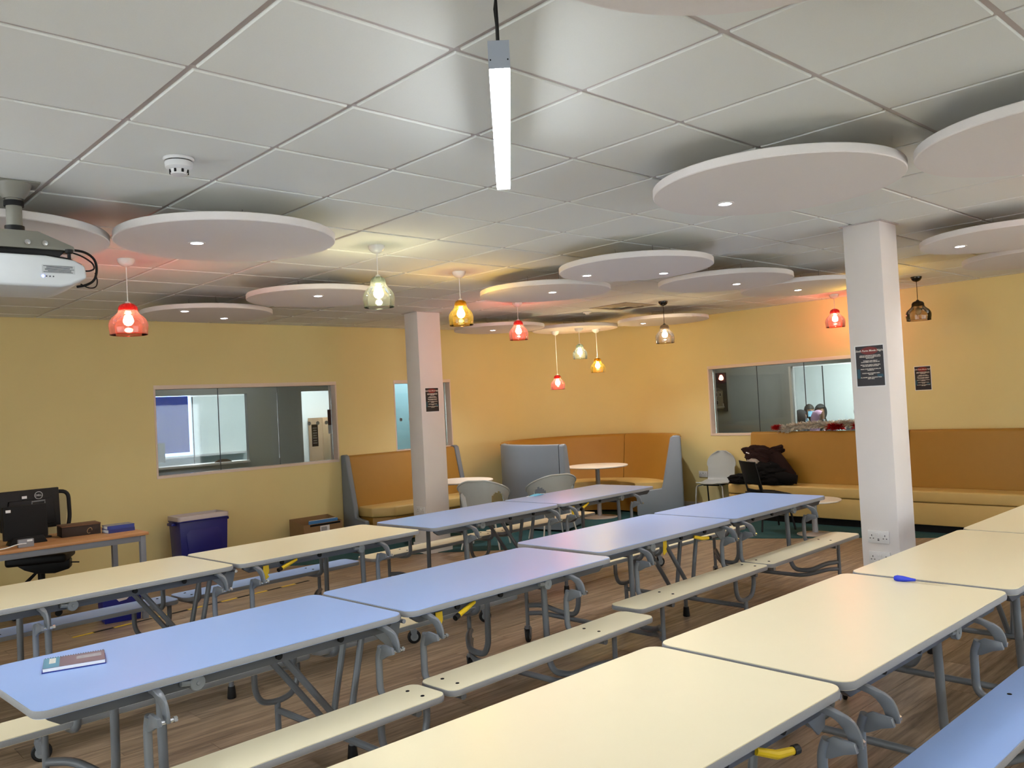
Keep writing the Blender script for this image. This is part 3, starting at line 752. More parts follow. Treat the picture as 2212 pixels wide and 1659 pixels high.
ME['lever'] = mesh_of('latch_handle', MB().tube([(.44, -.33, .70), (.36, -.352, .683), (.30, -.366, .668)], [.009, .012, .012], 10), YELLOW)
ME['grip2'] = mesh_of('handle_end', MB().cyl((.302, -.3655, .6685), (.275, -.372, .662), .0135, 12), BLACK)
ME['tab'] = mesh_of('release_tab', MB().prism([(-.02, .70), (.02, .70), (.022, .66), (.012, .64), (.020, .625), (-.012, .605), (-.02, .61)], -.3345, -.3305, 'xz'), YELLOW, smooth=0)
ME['roller'] = mesh_of('stop_roller', MB().lathe([(0, -.352), (.006, -.352), (.008, -.349), (.026, -.348), (.029, -.345), (.029, -.322), (0, -.322)], 20, (0, 0, .69), axis='y').cyl((-.06, -.335, .70), (0, -.335, .69), .012, 8), GREYW)
ME['clip'] = mesh_of('apron_clip', MB().lathe([(0, -.335), (.014, -.335), (.014, -.32), (0, -.32)], 10, (0, 0, .70), axis='y'), MATBLK)
def table_unit(label, x, y, rot, topk, benk, ys=1):
    t = thing('folding_bench_table', label, 'table', (x, y, 0), math.radians(rot), 'folding dining tables with fixed benches')
    for s in (1, -1):
        rz = 0 if s > 0 else PI
        def P(k, nm=None, loc=(0, 0, 0), r=rz, par=t):
            return obj(nm or ME[k].name.split('.')[0], ME[k], None, par, loc=(loc[0] * s, loc[1] * s, loc[2]) if r == rz else loc, rot=(0, 0, r))
        tp = obj('tabletop', TOPS[topk], None, t, loc=(UC * s, 0, 0)); obj('edge_band', TEDGE, None, tp)
        for v in (-1, 1):
            bn = obj('bench_seat', BENCH[benk], None, t, loc=(UC * s, BV * v, 0)); obj('edge_band', BEDGE, None, bn)
            for u_ in (-.66, .33):
                for w_ in (-.05, .05): obj('bolt_cap', BCAP, None, bn, loc=(u_ * s, w_, 0))
            ap = obj('apron', ME['apron'], None, t, loc=(UC * s, .312 * v, TH - .026))
            for u_ in (.125, 1.12):
                r_ = 0 if v > 0 else PI
                a_ = obj('bench_arm', ME['arm'], None, t, loc=(u_ * s, 0, 0), rot=(0, 0, r_)); obj('bolt', ME['bolt'], None, a_)
                j_ = obj('bench_tube', ME['jtube'], None, t, loc=(u_ * s - .03, 0, 0), rot=(0, 0, r_)); obj('bracket_plate', ME['plate'], None, j_, loc=(-.022 if v > 0 else .022, 0, 0) if False else (0.0, 0, 0))
            st = obj('bench_leg', ME['stem'], None, t, loc=(1.21 * s, .57 * v, 0))
            fk = obj('caster', ME['fork'], None, t, loc=(1.21 * s, .57 * v, 0), rot=(0, 0, .5 * v)); obj('wheel', ME['wheel'], None, fk); obj('wheel_hub', ME['hub'], None, fk)
            obj('table_leg', ME['leg'], None, t, loc=(1.05 * s, 0, 0), rot=(0, 0, 0), ) if (s > 0 and v > 0) else None
        # legs: use mirrored copies through rotation, handed by half
        obj('cross_rail', ME['rail'], None, t, loc=(1.05 * s, 0, 0), rot=(0, 0, rz))
        if s < 0: obj('table_leg', ME['leg'], None, t, loc=(-1.05, 0, 0), rot=(0, 0, PI))
        o_ = obj('table_leg', ME['leg'], None, t, loc=(1.05 * s, 0, 0), rot=(0, 0, rz)); o_.scale = (1, -1, 1)
        obj('tie_bar', ME['tie'], None, t, loc=(1.05 * s, 0, 0))
        obj('stop_roller', ME['roller'], None, t, loc=(.96 * s, 0, 0))
        for u_ in (.33, .62): obj('apron_clip', ME['clip'], None, t, loc=(u_ * s, 0, 0))
        if s == ys == 1: h_ = obj('latch_handle', ME['lever'], None, t); obj('handle_end', ME['grip2'], None, h_); obj('release_tab', ME['tab'], None, t, loc=(.21, 0, 0))
        if s == ys == -1: h_ = obj('latch_handle', ME['handle'], None, t, loc=(-.47, 0, 0)); obj('handle_end', ME['grip'], None, h_, loc=(.11, -.375, .664)); obj('release_tab', ME['tab'], None, t, loc=(-.80, 0.01, 0.01))
        for v in (-.3, .3): obj('hinge_plate', ME['joint'], None, t, loc=(.0 if s > 0 else -.03, v * (1 if s > 0 else .93), 0), rot=(0, 0, 0)) if s < 0 else None
    for v in (-.315, .315): obj('hinge_pin', ME['hinge'], None, t, loc=(0, v, 0))
    for v in (0, PI):
        lp = obj('bench_loop', ME['uloop'], None, t, loc=(-.16, 0, 0) if True else None); lp.rotation_euler = (0, 0, v)
        sm = obj('loop_leg', ME['ustem'], None, t, loc=(-.16, 0, 0), rot=(0, 0, v))
        obj('rubber_foot', ME['foot'], None, sm, loc=(0, BV, 0))
    obj('cross_rail', ME['urail'], None, t, loc=(-.16, 0, 0))
    for v in (-.09, .09): obj('centre_strut', ME['vA'], None, t, loc=(-.03, v, 0)); obj('centre_strut', ME['vB'], None, t, loc=(-.03, v * .75, 0))
    cs = obj('centre_leg', ME['cstem'], None, t, loc=(.07, .06, 0)); obj('rubber_foot', ME['foot'], None, cs, loc=(-.105, 0, 0))
    return t
table_unit('cream-topped folding table with blue benches in the nearest row, cut by the lower picture edge', 1.955, -0.432, 0.0, 'cream', 'blue', -1)
table_unit('cream-topped folding table with blue benches in front of the right pillar', 5.0, -0.435, 0.3, 'cream', 'blue', 0)
table_unit('blue-topped folding table with cream benches and a notebook on it', 1.675, 1.465, 2.6, 'blue', 'cream')
table_unit('blue-topped folding table with cream benches next to the long mustard bench', 4.755, 1.735, 1.8, 'blue', 'cream', -1)
table_unit('cream-topped folding table with blue benches in the back row near the desk', 1.77, 3.385, 4.1, 'cream', 'blue')
table_unit('blue-topped folding table with cream benches and a face mask, in the back row', 4.875, 3.58, 3.9, 'blue', 'cream')

# ------------------------------------------------------------------ small things on the tables
t = thing('notebook', 'spiral notebook with teal and brown cover on the blue table', 'notebook', (0.445, 1.535, TH), math.radians(-16))
obj('back_cover', MB().box((0, 0, .002), (.215, .155, .003)), mat('navy_cover', (18, 36, 130), .5, noise=.02), t, smooth=0)
obj('pages', MB().box((0, .002, .009), (.208, .148, .011)), PAPER, t, smooth=0)
cv = obj('front_cover', MB().box((.0, .003, .0155), (.21, .15, .0015)), mat('brown_cover', (128, 110, 118), .4, noise=.05), t, smooth=0)
obj('teal_panel', MB().box((-.077, .003, .0166), (.054, .149, .0006)), mat('teal_cover', (96, 150, 172), .4, noise=.06), cv, smooth=0)
obj('cover_picture', MB().box((-.074, .025, .0172), (.022, .075, .0006)), mat('cover_picture', (206, 206, 196), .5, noise=.25, nscale=60), cv, smooth=0)
obj('title_smudge', MB().box((.05, .02, .0166), (.085, .045, .0004)), mat('cover_title', (158, 156, 160), .5, noise=.2, nscale=50), cv, smooth=0)
sp = mesh_of('spiral_loop', MB().tube([(0, .078 + .007 * math.cos(a), .009 + .009 * math.sin(a)) for a in [2 * PI * k / 10 for k in range(10)]], .0012, 5, closed=True), DARKST)
for k in range(24): obj('spiral_loop', sp, None, t, loc=(-.1 + k * .0087, 0, 0))

def mask_fn(u, v):
    x = (u - .5) * .17; y = (v - .5) * .075
    return (x, y, .004 + .012 * math.sin(u * PI) * math.sin(v * PI) + .003 * math.sin(v * 18))
t = thing('face_mask', 'light blue disposable face mask lying on the far blue table', 'face mask', (5.30, 3.93, TH), .2)
obj('mask_cloth', MB().grid(mask_fn, 14, 10), mat('mask_blue', (110, 190, 225), .8, noise=.03), t, solid=.0015)
for s in (-1, 1): obj('ear_loop', MB().tube(fillet([(s * .08, .03, .005), (s * .14, .025, .004), (s * .15, -.01, .004), (s * .08, -.03, .005)], .03), .002, 6), PAPER, t)

t = thing('spatula', 'small tool with a fat blue plastic handle on the gap between cream tables', 'spatula', (3.415, -0.375, TH), math.radians(-88))
obj('handle', MB().lathe([(0, -.045), (.010, -.043), (.0145, -.03), (.0135, -.005), (.008, .03), (.006, .05), (0, .05)], 14, (0, 0, .012), axis='x'), mat('blue_handle', (24, 52, 200), .35, noise=.03), t)
obj('blade', MB().b2((.048, -.0045, .0085), (.17, .0045, .0105)), STEEL, t, smooth=0)

# ------------------------------------------------------------------ straight booth on the left wall
t = thing('booth_bench', 'straight mustard booth bench with blue-grey ends behind the left pillar', 'booth', (6.2, YL - 0.004, 0))
bl = [(-.004, 1.10), (-.06, 1.105), (-.10, 1.085), (-.24, .47), (-.24, .40), (-.004, .40)]
obj('backrest', MB().prism(bl, -.87, .87, 'yz'), MUSTARD, t, bevel=.015, bseg=3)
obj('seat_cushion', MB().prism([(-.85, -.20), (.85, -.20), (.85, -.52), (.62, -.72), (-.62, -.72), (-.85, -.52)][::-1], .335, .46), SEATY, t, bevel=.02, bseg=3)
obj('plinth', MB().prism([(-.82, -.20), (.82, -.20), (.82, -.50), (.6, -.69), (-.6, -.69), (-.82, -.50)][::-1], .03, .33), MUSTARD, t, bevel=.006)
ep = [(-.004, 1.115), (-.07, 1.12), (-.115, 1.10), (-.26, .47), (-.28, .33), (-.50, .30), (-.52, .02), (-.004, .02)]
for x0 in (-.94, .87): obj('end_panel', MB().prism(ep, x0, x0 + .07, 'yz'), GREYB, t, bevel=.015, bseg=3)

# ------------------------------------------------------------------ round booth in the corner
BX, BY = 8.385, 5.95
t = thing('round_booth', 'curved mustard booth with blue-grey outside in the yellow corner', 'booth', (BX, BY, 0))
A0, A1 = math.radians(-58), math.radians(203)
def ring_solid(prof, a0, a1, n=40, plane=None):
    mb = MB(); m = len(prof); vs = []
    for i in range(n + 1):
        a = a0 + (a1 - a0) * i / n
        for r, z in prof: vs.append((r * math.cos(a), r * math.sin(a), z))
    fs = [tuple(range(m - 1, -1, -1)), tuple(n * m + k for k in range(m))]
    for i in range(n):
        for k in range(m):
            l = (k + 1) % m; fs.append((i * m + k, i * m + l, (i + 1) * m + l, (i + 1) * m + k))
    return mb.add(vs, fs)
obj('outer_shell', ring_solid([(1.20, .03), (1.26, .03), (1.26, 1.08), (1.25, 1.105), (1.20, 1.115), (1.17, 1.105), (1.16, 1.08), (1.17, .6)], A0, A1), GREYB, t, smooth=50)
gapA = math.radians(14)
for a0, a1 in ((A0 + .07, gapA - .004), (gapA + .004, A1 - .07)):
    hi = [(1.135, 1.08), (1.15, 1.112), (1.19, 1.124), (1.25, 1.122), (1.268, 1.09), (1.18, 1.06), (1.18, .44), (1.02, .44)]; a2 = min(a1, math.radians(140))
    obj('back_pad', ring_solid(hi, a0, a2), MUSTARD, t, smooth=50)
    if a1 > a2: obj('back_pad', ring_solid([(1.15, 1.07), (1.165, 1.09), (1.18, 1.07), (1.18, .44), (1.02, .44)], a2, a1), MUSTARD, t, smooth=50)
    obj('seat_pad', ring_solid([(1.10, .47), (.62, .47), (.60, .455), (.60, .36), (1.10, .36)], a0, a1), SEATY, t, smooth=50)
obj('plinth', ring_solid([(1.15, .36), (.64, .36), (.66, .03), (1.15, .03)], A0 + .05, A1 - .05), MUSTARD, t, smooth=50)
for a, sg in ((A0, -1), (A1, 1)):
    ca, sa = math.cos(a), math.sin(a)
    pr = [(1.26, .03), (1.26, 1.08), (1.24, 1.112), (1.16, 1.115), (1.12, 1.09), (.99, .47), (.97, .40), (.62, .36), (.62, .03)]
    mb = MB().prism(pr, -.075 if sg < 0 else 0, 0 if sg < 0 else .075, 'xz')
    # prism in (r,z) with thickness along the tangent
    mb.xf(Matrix.Rotation(a, 4, 'Z'))
    obj('end_panel', mb, GREYB, t, bevel=.018, bseg=3)
obj('paper_tag', MB().box((.0, 0, 0), (.004, .02, .045)), mat('mint_paper', (190, 225, 205), .7, noise=.02), t, loc=(1.135 * math.cos(.95), 1.135 * math.sin(.95), .62), rot=(0, 0, .95))

def round_table(label, x, y, r, h, br, th=.022):
    t = thing('round_table', label, 'table', (x, y, 0), 0)
    obj('tabletop', MB().lathe([(0, h - th), (r - .012, h - th), (r, h - th + .008), (r, h - .003), (r - .003, h), (0, h)], 56), TABLEW, t, smooth=40)
    obj('column', MB().cyl((0, 0, .012), (0, 0, h - th), .032, 20), mat('table_column', (150, 150, 152), .4, noise=.02), t)
    obj('base_plate', MB().lathe([(0, .007), (br, .007), (br, .014), (br * .3, .022), (.04, .03), (0, .03)], 40), mat('table_base', (176, 164, 152), .45, noise=.02), t, smooth=40)
    return t
round_table('round white cafe table in the round booth', 8.47, 5.91, .43, .735, .25)
round_table('round white cafe table right of the left pillar by the straight booth', 6.24, 6.22, .40, .735, .25)
round_table('low round white side table in front of the long mustard bench', 8.5, 2.71, .30, .40, .20)

# ------------------------------------------------------------------ tub chairs
def tub_chair(label, x, y, rz):
    """open side faces +y in local space, back at -y"""
    t = thing('tub_chair', label, 'chair', (x, y, 0), rz, 'pale grey tub chairs')
    def sh(u, v):
        a = math.radians(-90) + (u - .5) * math.radians(235)
        k = abs(u - .5) * 2
        top = .80 - .20 * max(0, k - .15) ** 1.3 / (.85 ** 1.3)
        z = .43 + (top - .43) * v
        r = .225 + .055 * v
        return (r * 1.08 * math.cos(a), r * math.sin(a), z)
    def hole(u, v):
        k = abs(u - .5) * 2
        return ((k - .46) / .17) ** 2 + ((v - .33) / .40) ** 2 < 1
    obj('shell', MB().grid(sh, 61, 17, hole), CHAIRG, t, solid=.014)
    def rim(u): 
        p = sh(u, 1.0); return (p[0], p[1], p[2])
    obj('shell_rim', MB().tube([rim(i / 48) for i in range(49)], .011, 8), CHAIRG, t)
    obj('seat', MB().lathe([(0, .415), (.20, .415), (.235, .425), (.24, .44), (.2, .44), (0, .435)], 32), CHAIRG, t, smooth=40)
    obj('seat_pad', MB().lathe([(0, .436), (.19, .437), (.20, .45), (.185, .462), (0, .465)], 28), CHAIRB, t, smooth=40)
    for sx in (-1, 1):
        for sy in (-1, 1): obj('leg', MB().tube([(sx * .15, sy * .15, .42), (sx * .23, sy * .23, .012)], [.012, .009], 8), mat('chair_leg_white', (200, 200, 196), .35, noise=.01), t)
    return t
tub_chair('pale grey tub chair with blue seat in front of the left round table', 5.96, 5.48, math.radians(-58))
tub_chair('pale grey tub chair with blue seat in front of the round booth', 6.74, 5.14, math.radians(-22))

# ------------------------------------------------------------------ shell chair and black chair
def shell_chair(label, x, y, rz):
    """front faces +x"""
    t = thing('shell_chair', label, 'chair', (x, y, 0), rz)
    def sf(u, v):
        # v 0 front edge, 1 top of back ; u across
        if v < .45:
            k = v / .45; px = .21 - .40 * k; pz = .455 - .02 * math.sin(k * PI)
        elif v < .6:
            k = (v - .45) / .15; px = -.19 - .05 * math.sin(k * PI / 2); pz = .455 + .07 * k ** 1.5
        else:
            k = (v - .6) / .4; px = -.24 - .05 * k; pz = .525 + .345 * k
        w = .215
        if v > .8: w *= math.sqrt(max(.10, 1 - ((v - .8) / .2) ** 2))
        if v < .1: w *= math.sqrt(max(.1, 1 - ((.1 - v) / .1) ** 2 * .6))
        if .42 < v < .75: w *= .93
        yy = (u - .5) * 2 * w
        cur = (abs(u - .5) * 2) ** 2
        return (px + (.035 * cur if v > .5 else 0), yy, pz + (.015 * cur if v < .5 else 0))
    obj('shell', MB().grid(sf, 15, 40), CHAIRG, t, solid=.012)
    fm = mat('chair_frame_grey', (176, 174, 170), .3, metal=.6, noise=.02)
    for sy in (-1, 1):
        obj('leg', MB().tube(fillet([(.10, sy * .12, .435), (.17, sy * .19, .42), (.20, sy * .21, .010)], .03), .010, 8), fm, t)
        obj('leg', MB().tube(fillet([(-.08, sy * .12, .435), (-.15, sy * .19, .42), (-.22, sy * .21, .010)], .03), .010, 8), mat('dark_chair_leg', (50, 50, 52), .4, noise=.03), t)
    obj('under_frame', MB().tube(fillet([(.10, -.12, .43), (.10, .12, .43), (-.08, .12, .43), (-.08, -.12, .43)], .03), .009, 8), BLACK, t)
    return t
shell_chair('pale grey plastic shell chair by the wall socket under the right window', 9.27, 4.52, math.radians(187))

t = thing('black_chair', 'black plastic chair with cut-out back at the long mustard bench', 'chair', (8.52, 3.28, .012), math.radians(-33))
bp_ = [(-.20, .40), (-.20, .55), (-.14, .60), (-.14, .62), (-.20, .66), (-.205, .80), (.205, .80), (.20, .66), (.14, .62), (.14, .60), (.20, .55), (.20, .40)]
def cback(u, v):
    y = (u - .5) * .42; z = .445 + v * .38
    return (-.20 - .09 * v + .03 * (abs(u - .5) * 2) ** 2, y, z)
obj('backrest', MB().grid(cback, 19, 17, lambda u, v: .10 < u < .90 and .12 < v < .34), BLACK, t, solid=.014)
obj('seat', MB().grid(lambda u, v: (-.21 + .43 * u, (v - .5) * .41 * (1 - .1 * (1 - u)), .45 + .012 * math.sin(u * PI * 1.4) - (.02 * max(0, u - .85) / .15)), 14, 12), BLACK, t, solid=.016)
for sx in (-1, 1):
    for sy in (-1, 1): obj('leg', MB().tube([(sx * .14, sy * .14, .445), (sx * .21, sy * .2, .014)], .012, 8), BLACK, t)

# ------------------------------------------------------------------ long bench on the right wall
t = thing('long_bench', 'long mustard upholstered bench along the right wall', 'bench', (XR - .018, 1.6, 0))
for i, (y0, y1) in enumerate(((2.62, .43), (.42, -1.0), (-1.01, -2.6))):
    obj('backrest', MB().prism([(-.004, 1.115), (-.10, 1.12), (-.13, 1.10), (-.22, .46), (-.004, .46)], y1, y0 - (.12 if i == 0 else 0), 'xz'), MUSTARD, t, bevel=.014, bseg=3)
    obj('seat_cushion', MB().b2((-.56, y1, .34), (-.05, y0, .465)), SEATY, t, bevel=.02, bseg=3)
    obj('base_front', MB().b2((-.55, y1, .09), (-.03, y0, .335)), SEATY, t, bevel=.012)
obj('kick_board', MB().b2((-.50, -2.55, .007), (-.03, 2.58, .09)), MATBLK, t, smooth=0)

# ------------------------------------------------------------------ coats on the bench
def lump(label_, c, rad, seed, amp, mtl, rot=(0, 0, 0), flat=.0):
    from mathutils import noise as nz
    bm = bmesh.new(); bmesh.ops.create_icosphere(bm, subdivisions=5, radius=1.0)
    R = Euler(rot).to_matrix()
    for v in bm.verts:
        p = v.co.copy(); n_ = nz.noise(p * 1.6 + Vector((seed, 0, 0))) + .55 * nz.noise(Vector((p.x * 2, p.y * 2, p.z * 5)) + Vector((0, seed, 0))) + .3 * nz.noise(p * 9 + Vector((seed, seed, 0)))
        p *= 1 + amp * n_
        if p.z < -flat: p.z = -flat
        v.co = R @ Vector((p.x * rad[0], p.y * rad[1], p.z * rad[2])) + Vector(c)
    mb = MB(); mb.v = [tuple(v.co) for v in bm.verts]; bm.verts.index_update(); mb.f = [tuple(v.index for v in f.verts) for f in bm.faces]; bm.free()
    return mb
BKC = mat('black_cloth', (9, 8, 9), .95, spec=.2, noise=.15, nscale=20)
BRC = mat('brown_cloth', (34, 18, 16), .95, spec=.2, noise=.15, nscale=20)
LINC = mat('grey_lining', (150, 140, 130), .8, noise=.1, nscale=15)
c1 = thing('black_coat', 'black coat bundled on the mustard bench under a brown jacket', 'coat', (9.25, 3.70, .466))
obj('body', lump('', (0, .0, .12), (.19, .33, .20), 3.1, .22, BKC, flat=.6), BKC, c1)
obj('sleeve', MB().tube(fillet([(-.08, -.18, .12), (-.1, -.33, .09), (-.06, -.43, .075)], .1), [.075 - .0025 * i for i in range(8)], 12), BKC, c1)
obj('hem', lump('', (-.10, .36, .06), (.12, .16, .07), 5.5, .25, BKC, flat=.8), BKC, c1)
c2 = thing('brown_jacket', 'dark brown jacket thrown on top of the black coat on the bench', 'jacket', (9.28, 3.72, .466))
obj('body', lump('', (0.02, .07, .335), (.13, .27, .13), 8.2, .28, BRC, rot=(.28, 0, 0), flat=.7), BRC, c2)
obj('sleeve', MB().tube(fillet([(-.02, -.12, .36), (-.06, -.26, .22), (-.04, -.36, .10)], .1), [.085, .085, .083, .08, .078, .075, .07, .065], 12), BRC, c2)
obj('collar', lump('', (.04, -.10, .42), (.08, .12, .06), 2.2, .3, BRC, rot=(-.2, 0, 0), flat=.8), BRC, c2)
obj('lining', lump('', (-.10, .14, .24), (.06, .12, .09), 6.1, .25, LINC, rot=(.2, 0, 0)), LINC, c2)
obj('label_tag', MB().box((-.135, -.13, .25), (.004, .022, .035), (0.4, 0, .2)).box((-.095, .22, .40), (.004, .05, .012), (.3, 0, 0)), PAPER, c2, smooth=0)

# ------------------------------------------------------------------ tinsel along the bench top
def tinsel(name, label, pts, n, rad, mtl):
    pts = [Vector(p) for p in pts]; mb = MB(); rnd = random.Random(len(label))
    seg = len(pts) - 1
    for i in range(n):
        q = rnd.random() * seg; k = int(q); f = q - k; p = pts[k].lerp(pts[min(k + 1, seg)], f)
        a, b = rnd.random() * 2 * PI, rnd.uniform(-.6, 1.0)
        d = Vector((math.cos(a) * math.cos(b), math.sin(a) * math.cos(b), math.sin(b))) * rad * rnd.uniform(.5, 1.15)
        w = d.cross(Vector((rnd.uniform(-1, 1), rnd.uniform(-1, 1), rnd.uniform(-1, 1)))).normalized() * .004
        e = p + d; mid = p + d * .5 + Vector((0, 0, .004))
        mb.add([p - w, p + w, mid + w, mid - w, e + w * .5, e - w * .5], [(0, 1, 2, 3), (3, 2, 4, 5)])
    o_ = obj(name, mb, mtl, smooth=0); tag(o_, label, 'tinsel'); return o_
SILV = mat('silver_tinsel', (228, 222, 210), .3, metal=.45, noise=.1)
REDT = mat('red_tinsel', (196, 16, 26), .3, metal=.6, noise=.1)
zt_ = 1.17
tinsel('silver_tinsel', 'bushy silver tinsel garland along the top of the mustard bench', [(9.58, 3.66, 1.14), (9.58, 3.45, zt_), (9.60, 3.2, zt_ + .02), (9.60, 2.95, zt_ + .01), (9.60, 2.75, zt_ + .03), (9.6, 2.5, zt_), (9.6, 2.2, zt_)], 3600, .085, SILV)
tinsel('silver_tinsel', 'end of silver tinsel drooping over the front edge of the bench back', [(9.57, 3.66, 1.13), (9.545, 3.60, 1.12), (9.54, 3.54, 1.115)], 320, .045, SILV)
tinsel('red_tinsel', 'red tinsel tuft at the left end of the silver garland', [(9.56, 3.75, 1.17), (9.56, 3.67, 1.16)], 420, .06, REDT)
tinsel('red_tinsel', 'red tinsel bunch in the middle of the garland left of the right pillar', [(9.55, 2.98, 1.16), (9.55, 2.84, 1.16)], 900, .07, REDT)
tinsel('red_tinsel', 'red tinsel bunch touching the edge of the right pillar', [(9.55, 2.66, 1.165), (9.55, 2.45, 1.165)], 800, .07, REDT)

# ------------------------------------------------------------------ desk area
t = thing('office_desk', 'beech-topped desk with grey steel legs at the left picture edge', 'desk', (1.27, 5.80, 0), math.radians(0))
obj('desktop', MB().b2((-.82, -.40, .705), (.84, .40, .73)), DESKW, t, bevel=.003)
for y in (-.375, .345): obj('frame_rail', MB().b2((-.78, y, .655), (.80, y + .03, .705)), DESKG, t, bevel=.002)
for x in (-.80, .78):
    obj('frame_rail', MB().b2((x, -.36, .655), (x + .03, .36, .705)), DESKG, t, bevel=.002)
    for y in (-.38, .34): obj('leg', MB().b2((x - .005, y, .0), (x + .04, y + .045, .70)), DESKG, t, bevel=.003)
DZ = .73
t = thing('monitor', 'large black monitor seen from behind with a round logo', 'monitor', (1.36, 6.02, DZ), math.radians(4))
obj('screen_case', MB().box((0, 0, .245), (.46, .04, .335), (math.radians(-4), 0, 0)), BLACK, t, bevel=.008)
obj('back_cover', MB().prism([(-.19, .11), (.19, .11), (.17, .33), (-.17, .33)], -.05, -.015, 'xz'), BLACK, t, bevel=.008)
obj('stand', MB().b2((-.05, -.035, .01), (.05, .01, .22)), BLACK, t, bevel=.004)
obj('foot', MB().prism(rrect(.28, .19, .03), .0, .012), BLACK, t, bevel=.002)
lg = mat('logo_grey', (168, 168, 166), .4, noise=.02)
rg = [(.032 * math.cos(a), .032 * math.sin(a)) for a in [2 * PI * k / 28 for k in range(28)]]
LG = MB().tube([(.055 + .03 * math.cos(a), -.052, .362 + .03 * math.sin(a)) for a in [2 * PI * k / 28 for k in range(28)]], .0028, 6, closed=True)
tx = text_mb('DELL', .022, bold=.0006); tx.xf(Matrix.Translation((.055, -.053, .362)) @ Matrix.Rotation(PI / 2, 4, 'X')); LG.add(tx.v, tx.f)
obj('round_logo', LG, lg, t, smooth=0)
hd = MB().tube([(.0, -.056, .27), (.0, -.056, .312), (.10, -.056, .315), (.10, -.056, .27)], .007, 4).box((-.02, -.054, .28), (.03, .006, .012))
obj('cable_frame', hd, mat('frame_grey', (120, 122, 124), .4, noise=.02), t, smooth=0)
obj('asset_sticker', MB().box((-.055, -.053, .355), (.038, .002, .022)), PAPER, t, smooth=0)
t = thing('mini_computer', 'smaller black computer screen standing in front of the large monitor', 'computer', (1.25, 5.72, DZ), math.radians(3))
obj('case', MB().box((0, 0, .175), (.32, .05, .27), (math.radians(-3), 0, 0)), MATBLK, t, bevel=.006)
obj('stand', MB().prism([(-.13, .0), (.15, .0), (.12, .06), (-.10, .06)], -.05, .06, 'xz'), MATBLK, t, bevel=.004)
obj('asset_sticker', MB().box((-.125, -.028, .275), (.036, .002, .022)), PAPER, t, smooth=0)
t = thing('junction_box', 'grey plastic cable box with a sticker on the desk edge', 'box', (1.20, 5.50, DZ), 0)
obj('case', MB().b2((-.055, -.02, 0), (.055, .02, .062)), mat('grey_box', (136, 136, 140), .5, noise=.03), t, bevel=.004)
obj('sticker', MB().box((.025, -.0208, .05), (.038, .001, .014)), PAPER, t, smooth=0)
obj('cable', MB().tube(fillet([(0, -.022, .03), (-.06, -.03, .032), (-.15, -.03, .01), (-.3, -.02, .006)], .05), .004, 8), PAPER, t)
t = thing('shoe_box', 'dark brown cardboard box with a loop mark on the desk', 'box', (1.69, 5.86, DZ), math.radians(-4))
obj('tray', MB().b2((-.15, -.10, 0), (.15, .10, .082)), DCARD, t, bevel=.002)
obj('lid', MB().prism([(-.152, -.102), (.152, -.102), (.152, .102), (-.152, .102)], .0825, .094), mat('lid_card', (98, 66, 42), .8, noise=.08, nscale=20), t, bevel=.002)
obj('printed_loop', MB().tube([(.062 + .018 * math.cos(a) + .006 * math.sin(a), -.1012, .036 + .022 * math.sin(a)) for a in [2 * PI * k / 18 for k in range(16)]], .0022, 5), mat('gold_print', (176, 140, 96), .5, noise=.02), t)
for k, (lab, z, rz, mt_) in enumerate((('lower of two dark blue books stacked on the desk corner', 0.0, .05, NAVY), ('upper of two blue books on the desk corner with white page edge', .031, -.02, mat('blue_cover', (26, 44, 130), .4, noise=.05)))):
    t = thing('book', lab, 'book', (1.965, 5.72, DZ + z), rz, 'books on the desk corner')
    obj('back_cover', MB().b2((-.11, -.08, 0), (.11, .08, .003)), mt_, t, smooth=0)
    obj('pages', MB().b2((-.107, -.074, .003), (.105, .076, .027)), PAPER, t, smooth=0)
    obj('spine', MB().b2((-.11, -.081, 0), (.11, -.076, .030)), mt_, t, smooth=0)
    obj('front_cover', MB().b2((-.11, -.08, .027), (.11, .08, .0305)), mt_ if k == 0 else mat('grey_cover', (120, 116, 120), .4, noise=.15, nscale=30), t, smooth=0)
# office chair behind the desk
t = thing('office_chair', 'black mesh-back office chair behind the desk', 'chair', (1.55, 6.52, 0), math.radians(-24))
obj('seat', MB().prism([(-.24, -.24), (.24, -.24), (.25, .22), (-.25, .22)], .46, .54), BLACK, t, bevel=.025, bseg=3)
obj('back_frame', MB().tube(fillet([(-.16, .22, .60), (-.21, .24, .80), (-.20, .26, 1.06), (.20, .26, 1.06), (.21, .24, .80), (.16, .22, .60)], .07), .018, 10), BLACK, t)
ms = bpy.data.materials.new('chair_mesh'); ms.use_nodes = True; nt = ms.node_tree
tr = nt.nodes.new('ShaderNodeBsdfTransparent'); mx = nt.nodes.new('ShaderNodeMixShader'); mx.inputs[0].default_value = .45
nt.links.new(nt.nodes['Principled BSDF'].outputs[0], mx.inputs[2]); nt.links.new(tr.outputs[0], mx.inputs[1]); nt.links.new(mx.outputs[0], nt.nodes['Material Output'].inputs[0])
nt.nodes['Principled BSDF'].inputs['Base Color'].default_value = (.02, .02, .02, 1)
obj('mesh_back', MB().grid(lambda u, v: ((u - .5) * (.33 + .07 * v), .23 + .03 * v + .02 * math.sin(u * PI), .60 + .45 * v), 12, 12), ms, t)
obj('spine_bar', MB().tube(fillet([(0, .05, .45), (0, .26, .46), (0, .27, .75)], .06), .02, 8), BLACK, t)
obj('mechanism', MB().prism([(-.20, .46), (.24, .46), (.24, .38), (.12, .35), (-.02, .36), (-.12, .40)], -.08, .08, 'xz'), BLACK, t, bevel=.01)
obj('gas_lift', MB().cyl((0, 0, .08), (0, 0, .40), .03, 14), BLACK, t)
obj('lever', MB().tube([(.2, 0, .43), (.31, 0, .42)], .006, 6), BLACK, t)
